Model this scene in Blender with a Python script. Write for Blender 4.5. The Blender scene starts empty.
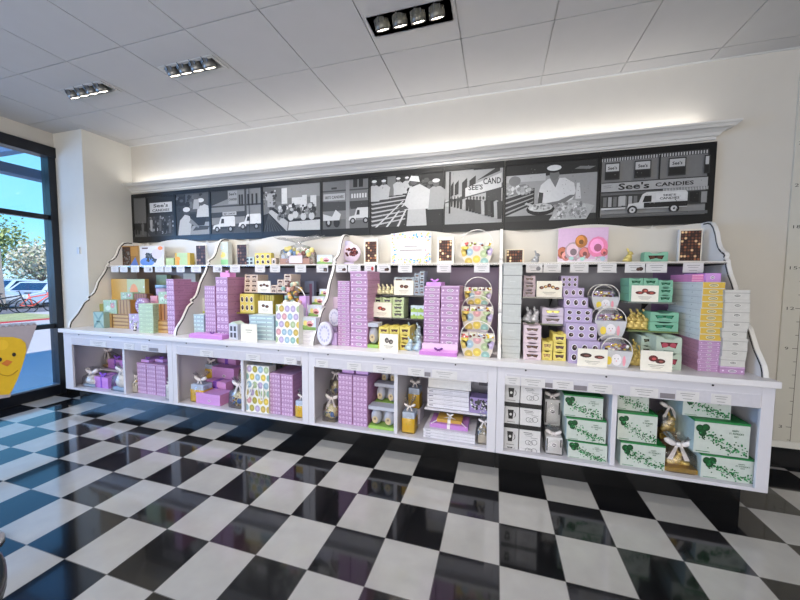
E_COVE=7; E_SPOT=12.5; E_SKY=2.3; E_SUN=8; EXPO=-.03; E_WIN=500; E_FRONT=195
import bpy, math, random
from mathutils import Vector, Matrix
random.seed(7)
SC = bpy.context.scene
COL = SC.collection
PI = math.pi
T = .3048                      # floor tile, 12 in
# ---------------------------------------------------------------- camera (fitted to the floor tiles)
F = 327.4256
YAW, PITCH, ROLL = -.28679831, -.05988023, .00788342
CAM = Vector((-.047385, -2.263358, 1.436111))
def _rot():
    cy, sy, cp, sp, cr, sr = math.cos(YAW), math.sin(YAW), math.cos(PITCH), math.sin(PITCH), math.cos(ROLL), math.sin(ROLL)
    f = Vector((sy*cp, cy*cp, sp)); r = Vector((cy, -sy, 0)); u = r.cross(f)
    return cr*r+sr*u, -sr*r+cr*u, f
RX, UP, FW = _rot()
def hit(px, py, ax, v):        # the point of the plane axis=v that the photo shows at a pixel
    d = RX*((px-400)/F)+UP*((300-py)/F)+FW
    return CAM+d*((v-CAM[ax])/d[ax])
def xa(px, y, z):              # x of a point at known y, z
    a, b = hit(px, 0, 1, y), hit(px, 600, 1, y)
    return a.x+(b.x-a.x)*(z-a.z)/(b.z-a.z)
cd = bpy.data.cameras.new('camera'); cam = bpy.data.objects.new('camera', cd); COL.objects.link(cam)
cd.sensor_width = 36; cd.lens = F/800*36; cd.clip_start = .02; cd.clip_end = 500
m = Matrix((RX, UP, -FW)).transposed().to_4x4(); m.translation = CAM; cam.matrix_world = m
SC.camera = cam

# ---------------------------------------------------------------- materials
def lin(c):
    if isinstance(c, (int, float)): c = (c, c, c)
    if isinstance(c, str): c = tuple(int(c[i:i+2], 16)/255 for i in (0, 2, 4))
    return tuple(x/12.92 if x <= .04045 else ((x+.055)/1.055)**2.4 for x in c)
def newmat(name):
    m = bpy.data.materials.new(name); m.use_nodes = True
    nt = m.node_tree; return m, nt, nt.nodes['Principled BSDF']
def node(nt, t, **kw):
    n = nt.nodes.new(t)
    for k, v in kw.items(): setattr(n, k, v)
    return n
def attr_mat(name, rough=.5, metal=0, coat=0, noise=.06, scale=40, bump=0, spec=.5, sheen=0):
    m, nt, b = newmat(name)
    a = node(nt, 'ShaderNodeVertexColor', layer_name='Col')
    tc = node(nt, 'ShaderNodeTexCoord')
    n = node(nt, 'ShaderNodeTexNoise'); n.inputs['Scale'].default_value = scale; n.inputs['Detail'].default_value = 3
    nt.links.new(tc.outputs['Object'], n.inputs['Vector'])
    mr = node(nt, 'ShaderNodeMapRange'); mr.inputs[1].default_value = .3; mr.inputs[2].default_value = .7
    mr.inputs[3].default_value = 1-noise; mr.inputs[4].default_value = 1+noise*.5
    nt.links.new(n.outputs['Fac'], mr.inputs[0])
    mx = node(nt, 'ShaderNodeVectorMath', operation='SCALE')
    nt.links.new(a.outputs['Color'], mx.inputs[0]); nt.links.new(mr.outputs[0], mx.inputs['Scale'])
    nt.links.new(mx.outputs[0], b.inputs['Base Color'])
    b.inputs['Roughness'].default_value = rough; b.inputs['Metallic'].default_value = metal
    b.inputs['Coat Weight'].default_value = coat; b.inputs['Specular IOR Level'].default_value = spec
    if bump:
        bp = node(nt, 'ShaderNodeBump'); bp.inputs['Strength'].default_value = bump; bp.inputs['Distance'].default_value = .004
        nt.links.new(n.outputs['Fac'], bp.inputs['Height']); nt.links.new(bp.outputs[0], b.inputs['Normal'])
    return m
PAPER = attr_mat('printed_card', .48, noise=.05)
GLOSS = attr_mat('glossy_print', .25, coat=.15, noise=.04)
PAINT = attr_mat('painted_wood', .35, noise=.02, scale=6)
MATTE = attr_mat('matte_surface', .85, noise=.015, scale=8)
FOIL = attr_mat('crumpled_foil', .3, metal=.35, noise=.15, scale=60, bump=.6)
METAL = attr_mat('coated_metal', .35, metal=.6, noise=.03)
DARKM = attr_mat('dark_coated_metal', .3, noise=.03)
CLOTH = attr_mat('satin_ribbon', .4, noise=.1, scale=80, bump=.2)
LEAF = attr_mat('foliage', .7, noise=.3, scale=3)
CARP = attr_mat('car_paint', .25, coat=.6, noise=.02)
def clear_mat(name, glossy, base, rough=.03):
    m, nt, b = newmat(name); nt.nodes.remove(b)
    o = nt.nodes['Material Output']
    t = node(nt, 'ShaderNodeBsdfTransparent'); g = node(nt, 'ShaderNodeBsdfGlossy'); g.inputs['Roughness'].default_value = rough
    t.inputs['Color'].default_value = (*lin(base), 1)
    fr = node(nt, 'ShaderNodeFresnel'); fr.inputs['IOR'].default_value = 1.45
    mt = node(nt, 'ShaderNodeMath', operation='MULTIPLY_ADD'); mt.inputs[1].default_value = .6; mt.inputs[2].default_value = glossy
    nt.links.new(fr.outputs[0], mt.inputs[0])
    mx = node(nt, 'ShaderNodeMixShader'); nt.links.new(mt.outputs[0], mx.inputs[0])
    nt.links.new(t.outputs[0], mx.inputs[1]); nt.links.new(g.outputs[0], mx.inputs[2]); nt.links.new(mx.outputs[0], o.inputs[0])
    return m
CELLO = clear_mat('clear_cellophane', .06, .97, .25)
GLASS = clear_mat('window_glass', 0, .93, .01)
ACRYL = clear_mat('clear_acrylic', .03, .9, .05)
def emit_mat(name, col, s):
    m, nt, b = newmat(name)
    b.inputs['Base Color'].default_value = (*lin(col), 1)
    b.inputs['Emission Color'].default_value = (*lin(col), 1); b.inputs['Emission Strength'].default_value = s
    return m
LENS = emit_mat('lamp_lens', (1, .97, .9), 9)
LED = emit_mat('led_strip', (1, .98, .96), 2.5)

# ---------------------------------------------------------------- mesh builder with a colour per face
class MB:
    def __init__(s): s.v = []; s.f = []; s.c = []; s.s = []
    def face(s, pts, col, smooth=False):
        i = len(s.v); s.v += [tuple(p) for p in pts]; s.f.append(tuple(range(i, i+len(pts)))); s.c.append(lin(col)); s.s.append(smooth)
        return s
    def box(s, x0, x1, y0, y1, z0, z1, col, top=None, side=None, back=None):
        i = len(s.v)
        s.v += [(x0,y0,z0),(x1,y0,z0),(x1,y1,z0),(x0,y1,z0),(x0,y0,z1),(x1,y0,z1),(x1,y1,z1),(x0,y1,z1)]
        s.f += [tuple(i+k for k in q) for q in ((3,2,1,0),(4,5,6,7),(0,1,5,4),(2,3,7,6),(1,2,6,5),(3,0,4,7))]
        s.c += [lin(x) for x in (col, top if top is not None else col, col, back if back is not None else col, side if side is not None else col, side if side is not None else col)]
        s.s += [False]*6
        return s
    def hexa(s, b, t, col):    # b, t: four points each, same winding seen from above (ccw)
        i = len(s.v); s.v += [tuple(p) for p in b]+[tuple(p) for p in t]
        s.f += [tuple(i+k for k in q) for q in ((3,2,1,0),(4,5,6,7),(0,1,5,4),(1,2,6,5),(2,3,7,6),(3,0,4,7))]
        s.c += [lin(col)]*6; s.s += [False]*6; return s
    def rect(s, x0, x1, z0, z1, y, col):           # faces -y
        return s.face([(x0,y,z0),(x1,y,z0),(x1,y,z1),(x0,y,z1)], col)
    def ell(s, cx, cz, rx, rz, y, col, n=14, a=0):
        p = []
        for k in range(n):
            t = 2*PI*k/n; u, w = rx*math.cos(t), rz*math.sin(t)
            p.append((cx+u*math.cos(a)-w*math.sin(a), y, cz+u*math.sin(a)+w*math.cos(a)))
        return s.face(p, col)
    def prism(s, prof, a0, a1, col, axis='x', cap=None):  # prof list of 2D (other two axes) extruded along axis
        def P(a, q): return {'x': (a, q[0], q[1]), 'y': (q[0], a, q[1]), 'z': (q[0], q[1], a)}[axis]
        n = len(prof); i = len(s.v)
        s.v += [P(a0, q) for q in prof]+[P(a1, q) for q in prof]
        for k in range(n):
            j = (k+1) % n; s.f.append((i+k, i+j, i+n+j, i+n+k)); s.c.append(lin(col)); s.s.append(False)
        s.f += [tuple(i+k for k in reversed(range(n))), tuple(i+n+k for k in range(n))]
        s.c += [lin(cap if cap is not None else col)]*2; s.s += [False]*2
        return s
    def rings(s, R, col, smooth=True, cap0=True, cap1=True, cols=None):
        i = len(s.v); n = len(R[0])
        for r in R: s.v += [tuple(p) for p in r]
        for a in range(len(R)-1):
            c = lin(cols[a] if cols else col)
            for k in range(n):
                j = (k+1) % n
                s.f.append((i+a*n+k, i+a*n+j, i+(a+1)*n+j, i+(a+1)*n+k)); s.c.append(c); s.s.append(smooth)
        if cap0: s.f.append(tuple(i+k for k in reversed(range(n)))); s.c.append(lin(cols[0] if cols else col)); s.s.append(False)
        if cap1: s.f.append(tuple(i+(len(R)-1)*n+k for k in range(n))); s.c.append(lin(cols[-1] if cols else col)); s.s.append(False)
        return s
    def lathe(s, prof, cx, cy, col, n=20, ax='z', cz=0, cols=None):
        R = []
        for r, h in prof:
            q = []
            for k in range(n):
                t = 2*PI*k/n; a, b = r*math.cos(t), r*math.sin(t)
                q.append((cx+a, cy+b, cz+h) if ax == 'z' else ((cx+a, cy-h, cz+b) if ax == 'y' else (cx+h, cy+a, cz+b)))
            R.append(q)
        return s.rings(R, col, cols=cols)
    def blob(s, c, r, col, n=10, m=6, tilt=0):
        R = []
        for a in range(1, m):
            f = PI*a/m
            q = []
            for k in range(n):
                t = 2*PI*k/n
                x, y, z = r[0]*math.sin(f)*math.cos(t), r[1]*math.sin(f)*math.sin(t), -r[2]*math.cos(f)
                x, z = x*math.cos(tilt)+z*math.sin(tilt), -x*math.sin(tilt)+z*math.cos(tilt)
                q.append((c[0]+x, c[1]+y, c[2]+z))
            R.append(q)
        return s.rings(R, col)
    def tube(s, pts, r, col, n=8, closed=False):
        pts = [Vector(p) for p in pts]; R = []
        N = len(pts)
        for i, p in enumerate(pts):
            d = (pts[min(i+1, N-1)]-pts[max(i-1, 0)]).normalized()
            ref = Vector((0, 0, 1)) if abs(d.z) < .95 else Vector((0, 1, 0))
            a = d.cross(ref).normalized(); b = d.cross(a)
            rr = r[i] if isinstance(r, (list, tuple)) else r
            R.append([p+(a*math.cos(2*PI*k/n)+b*math.sin(2*PI*k/n))*rr for k in range(n)])
        return s.rings(R, col)
    def text(s, body, x, z, h, y, col, width=None, align='CENTER', bold=0):    # flat lettering facing -y
        cu = bpy.data.curves.new('t', 'FONT'); cu.body = body; cu.size = 1; cu.align_x = align; cu.resolution_u = 2; cu.offset = bold
        o = bpy.data.objects.new('t', cu); COL.objects.link(o)
        dg = bpy.context.evaluated_depsgraph_get(); me = bpy.data.meshes.new_from_object(o.evaluated_get(dg))
        xs = [v.co.x for v in me.vertices]; k = h/.72; kx = k
        if width and xs: kx = width/(max(xs)-min(xs))
        i = len(s.v)
        s.v += [(x+v.co.x*kx, y, z+v.co.y*k) for v in me.vertices]
        for p in me.polygons:
            s.f.append(tuple(i+q for q in p.vertices)); s.c.append(lin(col)); s.s.append(False)
        bpy.data.objects.remove(o); bpy.data.curves.remove(cu); bpy.data.meshes.remove(me)
        return s
    def build(s, name, mat, parent=None, bevel=0):
        me = bpy.data.meshes.new(name); me.from_pydata(s.v, [], s.f)
        ca = me.color_attributes.new('Col', 'FLOAT_COLOR', 'CORNER')
        arr = []
        for p, c in zip(me.polygons, s.c): arr += [c[0], c[1], c[2], 1]*p.loop_total
        ca.data.foreach_set('color', arr)
        me.polygons.foreach_set('use_smooth', s.s)
        me.materials.append(mat); me.update()
        o = bpy.data.objects.new(name, me); COL.objects.link(o)
        if parent: o.parent = parent
        if bevel:
            b = o.modifiers.new('bevel', 'BEVEL'); b.width = bevel; b.segments = 2; b.limit_method = 'ANGLE'; b.harden_normals = False
        return o
def tag(o, label, cat, group=None, kind=None):
    if label: o['label'] = label
    if cat: o['category'] = cat
    if group: o['group'] = group
    if kind: o['kind'] = kind
    return o
def thing(name, label=None, cat=None, loc=(0, 0, 0), group=None, rz=0):
    o = bpy.data.objects.new(name, None); COL.objects.link(o); o.location = loc; o.rotation_euler = (0, 0, rz)
    o.empty_display_size = .05
    return tag(o, label, cat, group)
def struct(mb, name, mat, bevel=0):
    o = mb.build(name, mat, None, bevel); o['kind'] = 'structure'; return o
def dup(r, loc, rz=0, label=None):
    c = r.copy(); COL.objects.link(c); c.location = loc; c.rotation_euler = (0, 0, rz)
    if label: c['label'] = label
    for ch in [o for o in bpy.data.objects if o.parent == r]:
        d = ch.copy(); COL.objects.link(d); d.parent = c
        for g in [o for o in bpy.data.objects if o.parent == ch]:
            e = g.copy(); COL.objects.link(e); e.parent = d
    return c
ORD = ['lowest', 'second from bottom', 'third from bottom', 'fourth from bottom', 'fifth from bottom', 'sixth from bottom', 'seventh from bottom', 'eighth from bottom', 'ninth from bottom', 'tenth from bottom', 'eleventh from bottom', 'twelfth from bottom', 'thirteenth from bottom', 'fourteenth from bottom', 'fifteenth from bottom', 'sixteenth from bottom', 'seventeenth from bottom', 'eighteenth from bottom']

WALLY, WALLX, WINX, CEIL = .97, -4.71, -5.2, 3.16
ZC = .872                      # counter top
CREAM = (.81, .788, .75)
WHITE = (.90, .89, .88)
# ================================================================ THE ROOM
def floor_mat():
    m, nt, b = newmat('checker_tile_floor')
    g = node(nt, 'ShaderNodeNewGeometry'); sp = node(nt, 'ShaderNodeSeparateXYZ'); nt.links.new(g.outputs['Position'], sp.inputs[0])
    def M(op, a, b_=None, c=None):
        n = node(nt, 'ShaderNodeMath', operation=op)
        for i, v in enumerate((a, b_, c)):
            if v is None: continue
            if isinstance(v, (int, float)): n.inputs[i].default_value = v
            else: nt.links.new(v, n.inputs[i])
        return n.outputs[0]
    u, v = M('DIVIDE', sp.outputs[0], T), M('DIVIDE', sp.outputs[1], T)
    par = M('MODULO', M('ADD', M('ADD', M('FLOOR', u), M('FLOOR', v)), 1000), 2)    # 1 = white
    e = .006
    fu, fv = M('FRACT', u), M('FRACT', v)
    d = M('MINIMUM', M('MINIMUM', fu, M('SUBTRACT', 1, fu)), M('MINIMUM', fv, M('SUBTRACT', 1, fv)))
    grout = M('LESS_THAN', d, e)
    n = node(nt, 'ShaderNodeTexNoise'); n.inputs['Scale'].default_value = 9; n.inputs['Detail'].default_value = 6; nt.links.new(g.outputs['Position'], n.inputs['Vector'])
    def mix(f, a, b_):
        x = node(nt, 'ShaderNodeMix', data_type='RGBA')
        nt.links.new(f, x.inputs[0])
        for i, c in ((6, a), (7, b_)):
            if isinstance(c, tuple): x.inputs[i].default_value = (*c, 1)
            else: nt.links.new(c, x.inputs[i])
        return x.outputs[2]
    wh = mix(n.outputs['Fac'], lin((.65, .64, .625)), lin((.72, .71, .695)))
    bk = mix(n.outputs['Fac'], lin((.05, .05, .055)), lin((.10, .10, .11)))
    col = mix(grout, mix(par, bk, wh), lin((.42, .41, .40)))
    nt.links.new(col, b.inputs['Base Color'])
    n2 = node(nt, 'ShaderNodeTexNoise'); n2.inputs['Scale'].default_value = 2.2; nt.links.new(g.outputs['Position'], n2.inputs['Vector'])
    mr = node(nt, 'ShaderNodeMapRange'); mr.inputs[3].default_value = .06; mr.inputs[4].default_value = .13; nt.links.new(n2.outputs['Fac'], mr.inputs[0])
    nt.links.new(mr.outputs[0], b.inputs['Roughness'])
    b.inputs['Specular IOR Level'].default_value = .6; b.inputs['Coat Weight'].default_value = .2; b.inputs['Coat Roughness'].default_value = .03
    bp = node(nt, 'ShaderNodeBump'); bp.inputs['Strength'].default_value = .04; bp.inputs['Distance'].default_value = .003
    nt.links.new(n2.outputs['Fac'], bp.inputs['Height']); nt.links.new(bp.outputs[0], b.inputs['Normal'])
    return m
RIGHTX, BACKY = 3.6, -5.4
struct(MB().box(WINX-.06, RIGHTX+.1, BACKY-.1, WALLY+.15, -.1, 0, 0), 'floor', floor_mat())
struct(MB().box(WALLX-.5, RIGHTX+.1, WALLY, WALLY+.15, 0, CEIL+.1, CREAM), 'wall_back', MATTE)
struct(MB().box(WINX-.15, WALLX, .43, WALLY, 0, CEIL, (.85, .84, .81)), 'wall_column', MATTE)
struct(MB().box(RIGHTX, RIGHTX+.12, BACKY, WALLY, 0, CEIL, CREAM), 'wall_right', MATTE)
struct(MB().box(WINX-.15, RIGHTX+.1, BACKY-.12, BACKY, 0, CEIL, CREAM), 'wall_front', MATTE)
# window wall: header above, glazing from the floor up
struct(MB().box(WINX-.15, WINX, BACKY, .43, 2.97, CEIL+.1, CREAM), 'wall_left', MATTE)
FR = (.07, .08, .11)
wf = MB()
wf.box(WINX-.12, WINX+.02, .36, .429, 0, 2.97, FR)                 # jamb by the column
wf.box(WINX-.12, WINX+.03, BACKY, .45, 2.87, 2.99, FR)
wf.box(WINX-.12, WINX+.02, BACKY, .36, 0, .12, FR)
wf.box(WINX-.09, WINX-.01, BACKY, .36, 2.13, 2.185, FR)
wf.box(WINX-.09, WINX-.01, BACKY, .36, .82, .875, FR)
for y in (-1.5, -3.3, -5.2): wf.box(WINX-.12, WINX+.02, y-.04, y+.04, .12, 2.87, FR)
w = struct(wf, 'window_1', DARKM, .004)
MB().box(WINX-.055, WINX-.049, BACKY, .36, .12, 2.87, 1).build('pane', GLASS, w)
MB().box(WINX-.10, WINX+.01, BACKY, .36, .12, .135, (.55, .6, .68)).build('sill', METAL, w)
MB().box(WALLX-.13-.02, WALLX-.13+.02, .415, .43, 1.72, 1.80, (.75, .76, .78)).build('trim_5', PAINT)['kind'] = 'structure'
# ceiling: one slab and its drop-in tiles
cb = MB().box(WINX-.15, RIGHTX+.1, BACKY-.1, WALLY+.15, CEIL+.22, CEIL+.3, .5)
FIX = [(-3.385-.305, 'leftmost'), (-2.775+.305, 'middle'), (-.945+.305, 'rightmost')]
fixx = {round((c+2.775-.305)/.61) for c, _ in FIX}
EXTRA = [(1, 1), (-3, 3), (-6, 3)]
x0g, y0g = -2.775, -.41
holes = {(k, 0) for k in fixx}
MORE = [(3, 0), (-2, -3), (1, -3), (4, -3), (-2, -6), (2, -6)]  # unseen fixtures, added to give the room more fill light
holes |= set(MORE)
for i in range(-4, 11):
    for j in range(-9, 3):
        a, b_ = x0g+.61*i, y0g+.61*j
        A0, A1, B0, B1 = max(a, WINX), min(a+.61, RIGHTX), max(b_, BACKY), min(b_+.61, WALLY)
        if A1-A0 < .03 or B1-B0 < .03: continue
        t = (.745, .74, .735)
        g = .004
        if (i, j) in holes:
            c = a+.305
            # tile with a slot for the lamps
            cb.box(A0+g, A1-g, B0+g, B0+.275, CEIL, CEIL+.012, t); cb.box(A0+g, A1-g, B1-.215, B1-g, CEIL, CEIL+.012, t)
            cb.box(A0+g, c-.25, B0+.275, B1-.215, CEIL, CEIL+.012, t); cb.box(c+.25, A1-g, B0+.275, B1-.215, CEIL, CEIL+.012, t)
        else:
            cb.box(A0+g, A1-g, B0+g, B1-g, CEIL, CEIL+.012, t)
for i in range(-3, 11): cb.box(x0g+.61*i-.013, x0g+.61*i+.013, BACKY, WALLY, CEIL+.008, CEIL+.02, (.72, .72, .71))
for j in range(-8, 3): cb.box(WINX, RIGHTX, y0g+.61*j-.013, y0g+.61*j+.013, CEIL+.008, CEIL+.02, (.72, .72, .71))
cb.box(WINX, RIGHTX, WALLY-.022, WALLY, CEIL-.004, CEIL+.012, (.84, .84, .83))
struct(cb, 'ceiling', MATTE)
# baseboards
struct(MB().box(1.5, RIGHTX, WALLY-.02, WALLY, 0, .162, (.05, .05, .055)), 'baseboard_right', GLOSS)
struct(MB().box(1.5, RIGHTX, WALLY-.025, WALLY, .163, .215, (.88, .87, .84)), 'trim_2', PAINT, .003)
struct(MB().box(WINX, WALLX+.012, .418, .43, 0, .16, (.05, .05, .055)), 'baseboard_left', GLOSS)
# height scale panel on the right of the back wall
pn = thing('height_scale_panel', 'pale wall panel with a vertical ruler of small numbers, right of the counter', 'wall panel', (2.05, WALLY-.014, .216))
MB().box(0, 1.2, 0, .012, 0, 2.77, (.80, .785, .74)).build('panel', PAINT, pn)
sb = MB()
for k in range(28):
    z = .327+.1022*(k-3)-.215
    if k < 2 or z > 2.7: continue
    sb.rect(.105-(.03 if k % 3 == 0 else .018), .105, z-.002, z+.002, -.0006, (.35, .33, .3))
sb.rect(.105, .109, .0, 2.7, -.0006, (.4, .38, .35))
sb.build('scale_marks', PAPER, pn)
nb = MB()
for k in (3, 9, 12, 15, 18, 21, 24): nb.text(str(k), .042, .327+.1022*(k-3)-.215-.012, .024, -.0006, (.25, .24, .22), width=.022 if k < 10 else .045)
nb.build('numbers', PAPER, pn)

# crown cornice and its LED strip
prof = [(WALLY, 2.555), (WALLY-.02, 2.555), (WALLY-.02, 2.575), (WALLY-.035, 2.58), (WALLY-.05, 2.60), (WALLY-.075, 2.615), (WALLY-.10, 2.62), (WALLY-.115, 2.635), (WALLY-.125, 2.64), (WALLY-.125, 2.655), (WALLY, 2.655)]
cr = MB(); i0 = []
L = [[(WALLX, y, z) for y, z in prof], [(1.545+(WALLY-y), y, z) for y, z in prof]]
cr.rings(L, (.84, .83, .81), smooth=False)
cr.rings([[(1.545+(WALLY-y), y, z) for y, z in prof], [(1.545+(WALLY-y), WALLY, z) for y, z in prof]], (.84, .83, .81), smooth=False)
struct(cr, 'trim_1', PAINT)
led = MB().box(WALLX+.05, 1.50, .885, .9, 2.6555, 2.662, 1).build('led_strip', LED)
tag(led, 'warm white light strip lying along the top of the cornice', 'light strip')
def area(name, loc, rot, sx, sy, e, col=(1, .975, .94)):
    l = bpy.data.lights.new(name, 'AREA'); l.shape = 'RECTANGLE'; l.size = sx; l.size_y = sy; l.energy = e; l.color = col
    o = bpy.data.objects.new(name, l); COL.objects.link(o); o.location = loc; o.rotation_euler = rot; return o
area('cove_light', (-1.58, .893, 2.668), (PI-math.radians(12), 0, 0), 6.1, .02, E_COVE)
# recessed four lamp fixtures
def fixture(cx, cy, label, top=True):
    t = thing('recessed_ceiling_light', label, 'ceiling light', (cx, cy, CEIL), 'recessed ceiling light fixtures')
    f = MB(); c = (.74, .74, .73)
    for a in ((-.275, -.25, -.085, .085), (.25, .275, -.085, .085), (-.25, .25, -.085, -.058), (-.25, .25, .058, .085)): f.box(*a, -.006, .0, c)
    f.build('trim_frame', PAINT, t)
    h = MB(); d = (.80, .80, .79)
    h.box(-.25, .25, -.058, .058, .10, .11, d); h.box(-.252, -.25, -.058, .058, 0, .11, d); h.box(.25, .252, -.058, .058, 0, .11, d)
    h.box(-.25, .25, -.060, -.058, 0, .11, d); h.box(-.25, .25, .058, .060, 0, .11, d)
    h.build('housing', MATTE, t)
    for k in range(4):
        x = -.185+.123*k; ang = math.radians(30)
        lm = MB()
        lm.lathe([(.02, .085), (.045, .083), (.045, .03), (.05, .028), (.05, -.01), (.047, -.012), (.043, -.004)], 0, 0, (.52, .52, .51))
        for q in range(8):
            a = 2*PI*q/8; lm.box(.047*math.cos(a)-.003, .047*math.cos(a)+.003, .047*math.sin(a)-.003, .047*math.sin(a)+.003, .03, .083, (.36, .36, .36))
        o = lm.build('lamp_head', METAL, t); o.location = (x, -.012, -.034); o.rotation_euler = (ang, 0, math.radians(-8))
        MB().lathe([(.001, -.006), (.042, -.006), (.042, -.003), (.001, -.003)], 0, 0, 1).build('lens', LENS, o)
        l = bpy.data.lights.new('spot', 'SPOT'); l.energy = E_SPOT if cy > -1 else E_SPOT*1.3; l.spot_size = math.radians(100); l.spot_blend = .9; l.shadow_soft_size = .045; l.color = (1, .955, .89)
        s = bpy.data.objects.new('spot', l); COL.objects.link(s); s.location = (cx+x, cy+.03, CEIL-.09)
        s.rotation_euler = (math.radians(26 if cy > -1 else 38), 0, 0)
    return t
for c, w_ in FIX: fixture(c, -.075, f'recessed four lamp ceiling light, {w_} of the three in view')
for n_, (i, j) in enumerate(MORE): fixture(x0g+.61*i+.305, y0g+.61*j+.335, 'unseen recessed four lamp ceiling light added for fill, ' + ['to the right', 'nearer left', 'nearer middle', 'nearer right', 'farthest back left', 'farthest back right'][n_])
# ================================================================ THE COUNTER AND ITS HUTCH
UX = [-4.706, -3.105, -1.577, -.029, 1.535]
YF = .165
PW = (.84, .83, .855)
wh = ['leftmost', 'second from the left', 'third from the left', 'rightmost']
INN = [-3.815, -2.29, -.80, .725]
for k in range(4):
    a, b = UX[k], UX[k+1]
    t = thing('base_cabinet', f'open white base cabinet under the counter, {wh[k]} of four', 'cabinet', ((a+b)/2, YF, 0), 'base cabinets under the counter')
    o = -(a+b)/2; g = .001
    A, B = a+o+g, b+o-g
    for a_ in (A, B-.018): MB().box(a_, a_+.018, .0205, .79, .183, .831, PW).build('side_panel', PAINT, t)
    MB().box(A+.018, B-.018, .02, .79, .185, .205, PW).build('bottom_shelf', PAINT, t, .002)
    MB().box(A+.018, B-.018, .77, .79, .205, .831, (.80, .77, .82)).build('back_panel', PAINT, t)
    sl = .13 if k == 0 else .055
    m = MB(); m.box(A, A+sl, 0, .02, .183, .831, PW); m.box(B-.062, B, 0, .02, .183, .831, PW); m.box(A+sl, B-.062, 0, .02, .70, .831, PW)
    m.box(A+sl, B-.062, 0, .02, .183, .205, PW)
    m.build('face_frame', PAINT, t, .002)
    m = MB(); x = INN[k]+o; m.box(x-.015, x+.015, .025, .77, .205, .831, PW); m.build('divider', PAINT, t, .001)
    m = MB(); m.box(A+(.0 if k else 0), B-(.055 if k == 3 else 0), .125, .14, 0, .183, (.045, .045, .05))
    if k == 3: m.box(B-.07, B-.055, .14, .79, 0, .183, (.045, .045, .05))
    m.build('toe_kick', GLOSS, t)
    m = MB(); m.box(A+sl+.01, B-.07, -.004, -.001, .697, .775, (.80, .79, .82)); m.build('price_strip', GLOSS, t)
    m = MB()
    for q in (.09, .42, .80): m.lathe([(.0001, 0), (.006, 0), (.006, .004), (.003, .005)], A+sl+(B-A-sl)*q, -.0005, (.1, .1, .1), ax='y', cz=.812, n=8)
    m.build('screw', METAL, t)
ct = MB().box(WALLX+.002, 1.532, .12, WALLY-.002, .832, ZC, (.87, .86, .87)).build('worktop', PAINT, None, .004)
tag(ct, 'long white worktop running over the four base cabinets', 'counter')

HX = [-4.672, -3.105, -1.56, -.018, 1.505]
def lobe(u, w):                                         # header board top, u along a bay of width w
    e = .25; L = w-e-.32
    if u < e: return 1.905-.035*math.sin(PI/2*(u/e))**2+.0
    if u > w-.32: return 1.87+.035*math.sin(PI/2*((u-w+.32)/.32))**2
    q = (u-e)/L
    return 1.872+.055*math.sin(PI*q)**1.3
BP = [(.54, .48, .45), (.56, .53, .57), (.54, .51, .55), (.60, .59, .63)]
for k in range(4):
    a, b = HX[k]+.0135, HX[k+1]-.0135
    w_ = b-a
    t = thing('display_hutch', f'white hutch with scalloped header board above the counter, {wh[k]} of four', 'display shelf', (a, .6, ZC), 'hutches above the counter')
    n = 56; top = []
    for i in range(n+1):
        u = w_*i/n; top.append((u, lobe(u, w_)-ZC))
    # little scroll tips at the two cusps
    bd = MB()
    for i in range(n):
        (u0, z0), (u1, z1) = top[i], top[i+1]
        zb = 1.59-ZC
        bd.hexa([(u0, .325, zb), (u1, .325, zb), (u1, .338, zb), (u0, .338, zb)], [(u0, .325, z0), (u1, .325, z1), (u1, .338, z1), (u0, .338, z0)], (.835, .815, .78))
    bd.build('header_board', PAINT, t)
    for u in (.25, w_-.32):
        sc = MB(); z = lobe(u, w_)-ZC
        sc.prism([(u-.045, z-.004), (u-.02, z+.012), (u-.006, z+.030), (u+.002, z+.010), (u+.012, z+.022), (u+.022, z+.004), (u+.03, z-.01), (u-.03, z-.012)], .324, .3385, (.835, .815, .78), axis='y')
        sc.build('scroll_tip', PAINT, t)
    sh = MB(); sh.box(0, w_, 0, .345, 1.572-ZC, 1.59-ZC, (.86, .84, .81)); sh.build('top_shelf', PAINT, t, .002)
    MB().box(0, w_, .02, .335, 1.566-ZC, 1.5715-ZC, (.08, .08, .09)).build('dark_underside', MATTE, t)  # thin dark sheet under the shelf board
    if k == 2:
        c = w_*.70
        m = MB(); m.box(0, c, .345, .365, .001, 1.572-ZC, BP[k]); m.box(c, w_, .345, .365, .001, 1.572-ZC, (.62, .52, .62))
    elif k == 3:
        c = w_*.80
        m = MB(); m.box(0, c, .345, .365, .001, 1.572-ZC, BP[k]); m.box(c, w_, .345, .365, .001, 1.572-ZC, (.52, .42, .60))
    else: m = MB().box(0, w_, .345, .365, .001, 1.572-ZC, BP[k])
    m.build('back_panel', PAINT, t)
    MB().box(0, w_, -.014, -.001, 1.569-ZC, 1.579-ZC, 1).build('tag_rail', ACRYL, t)

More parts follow.
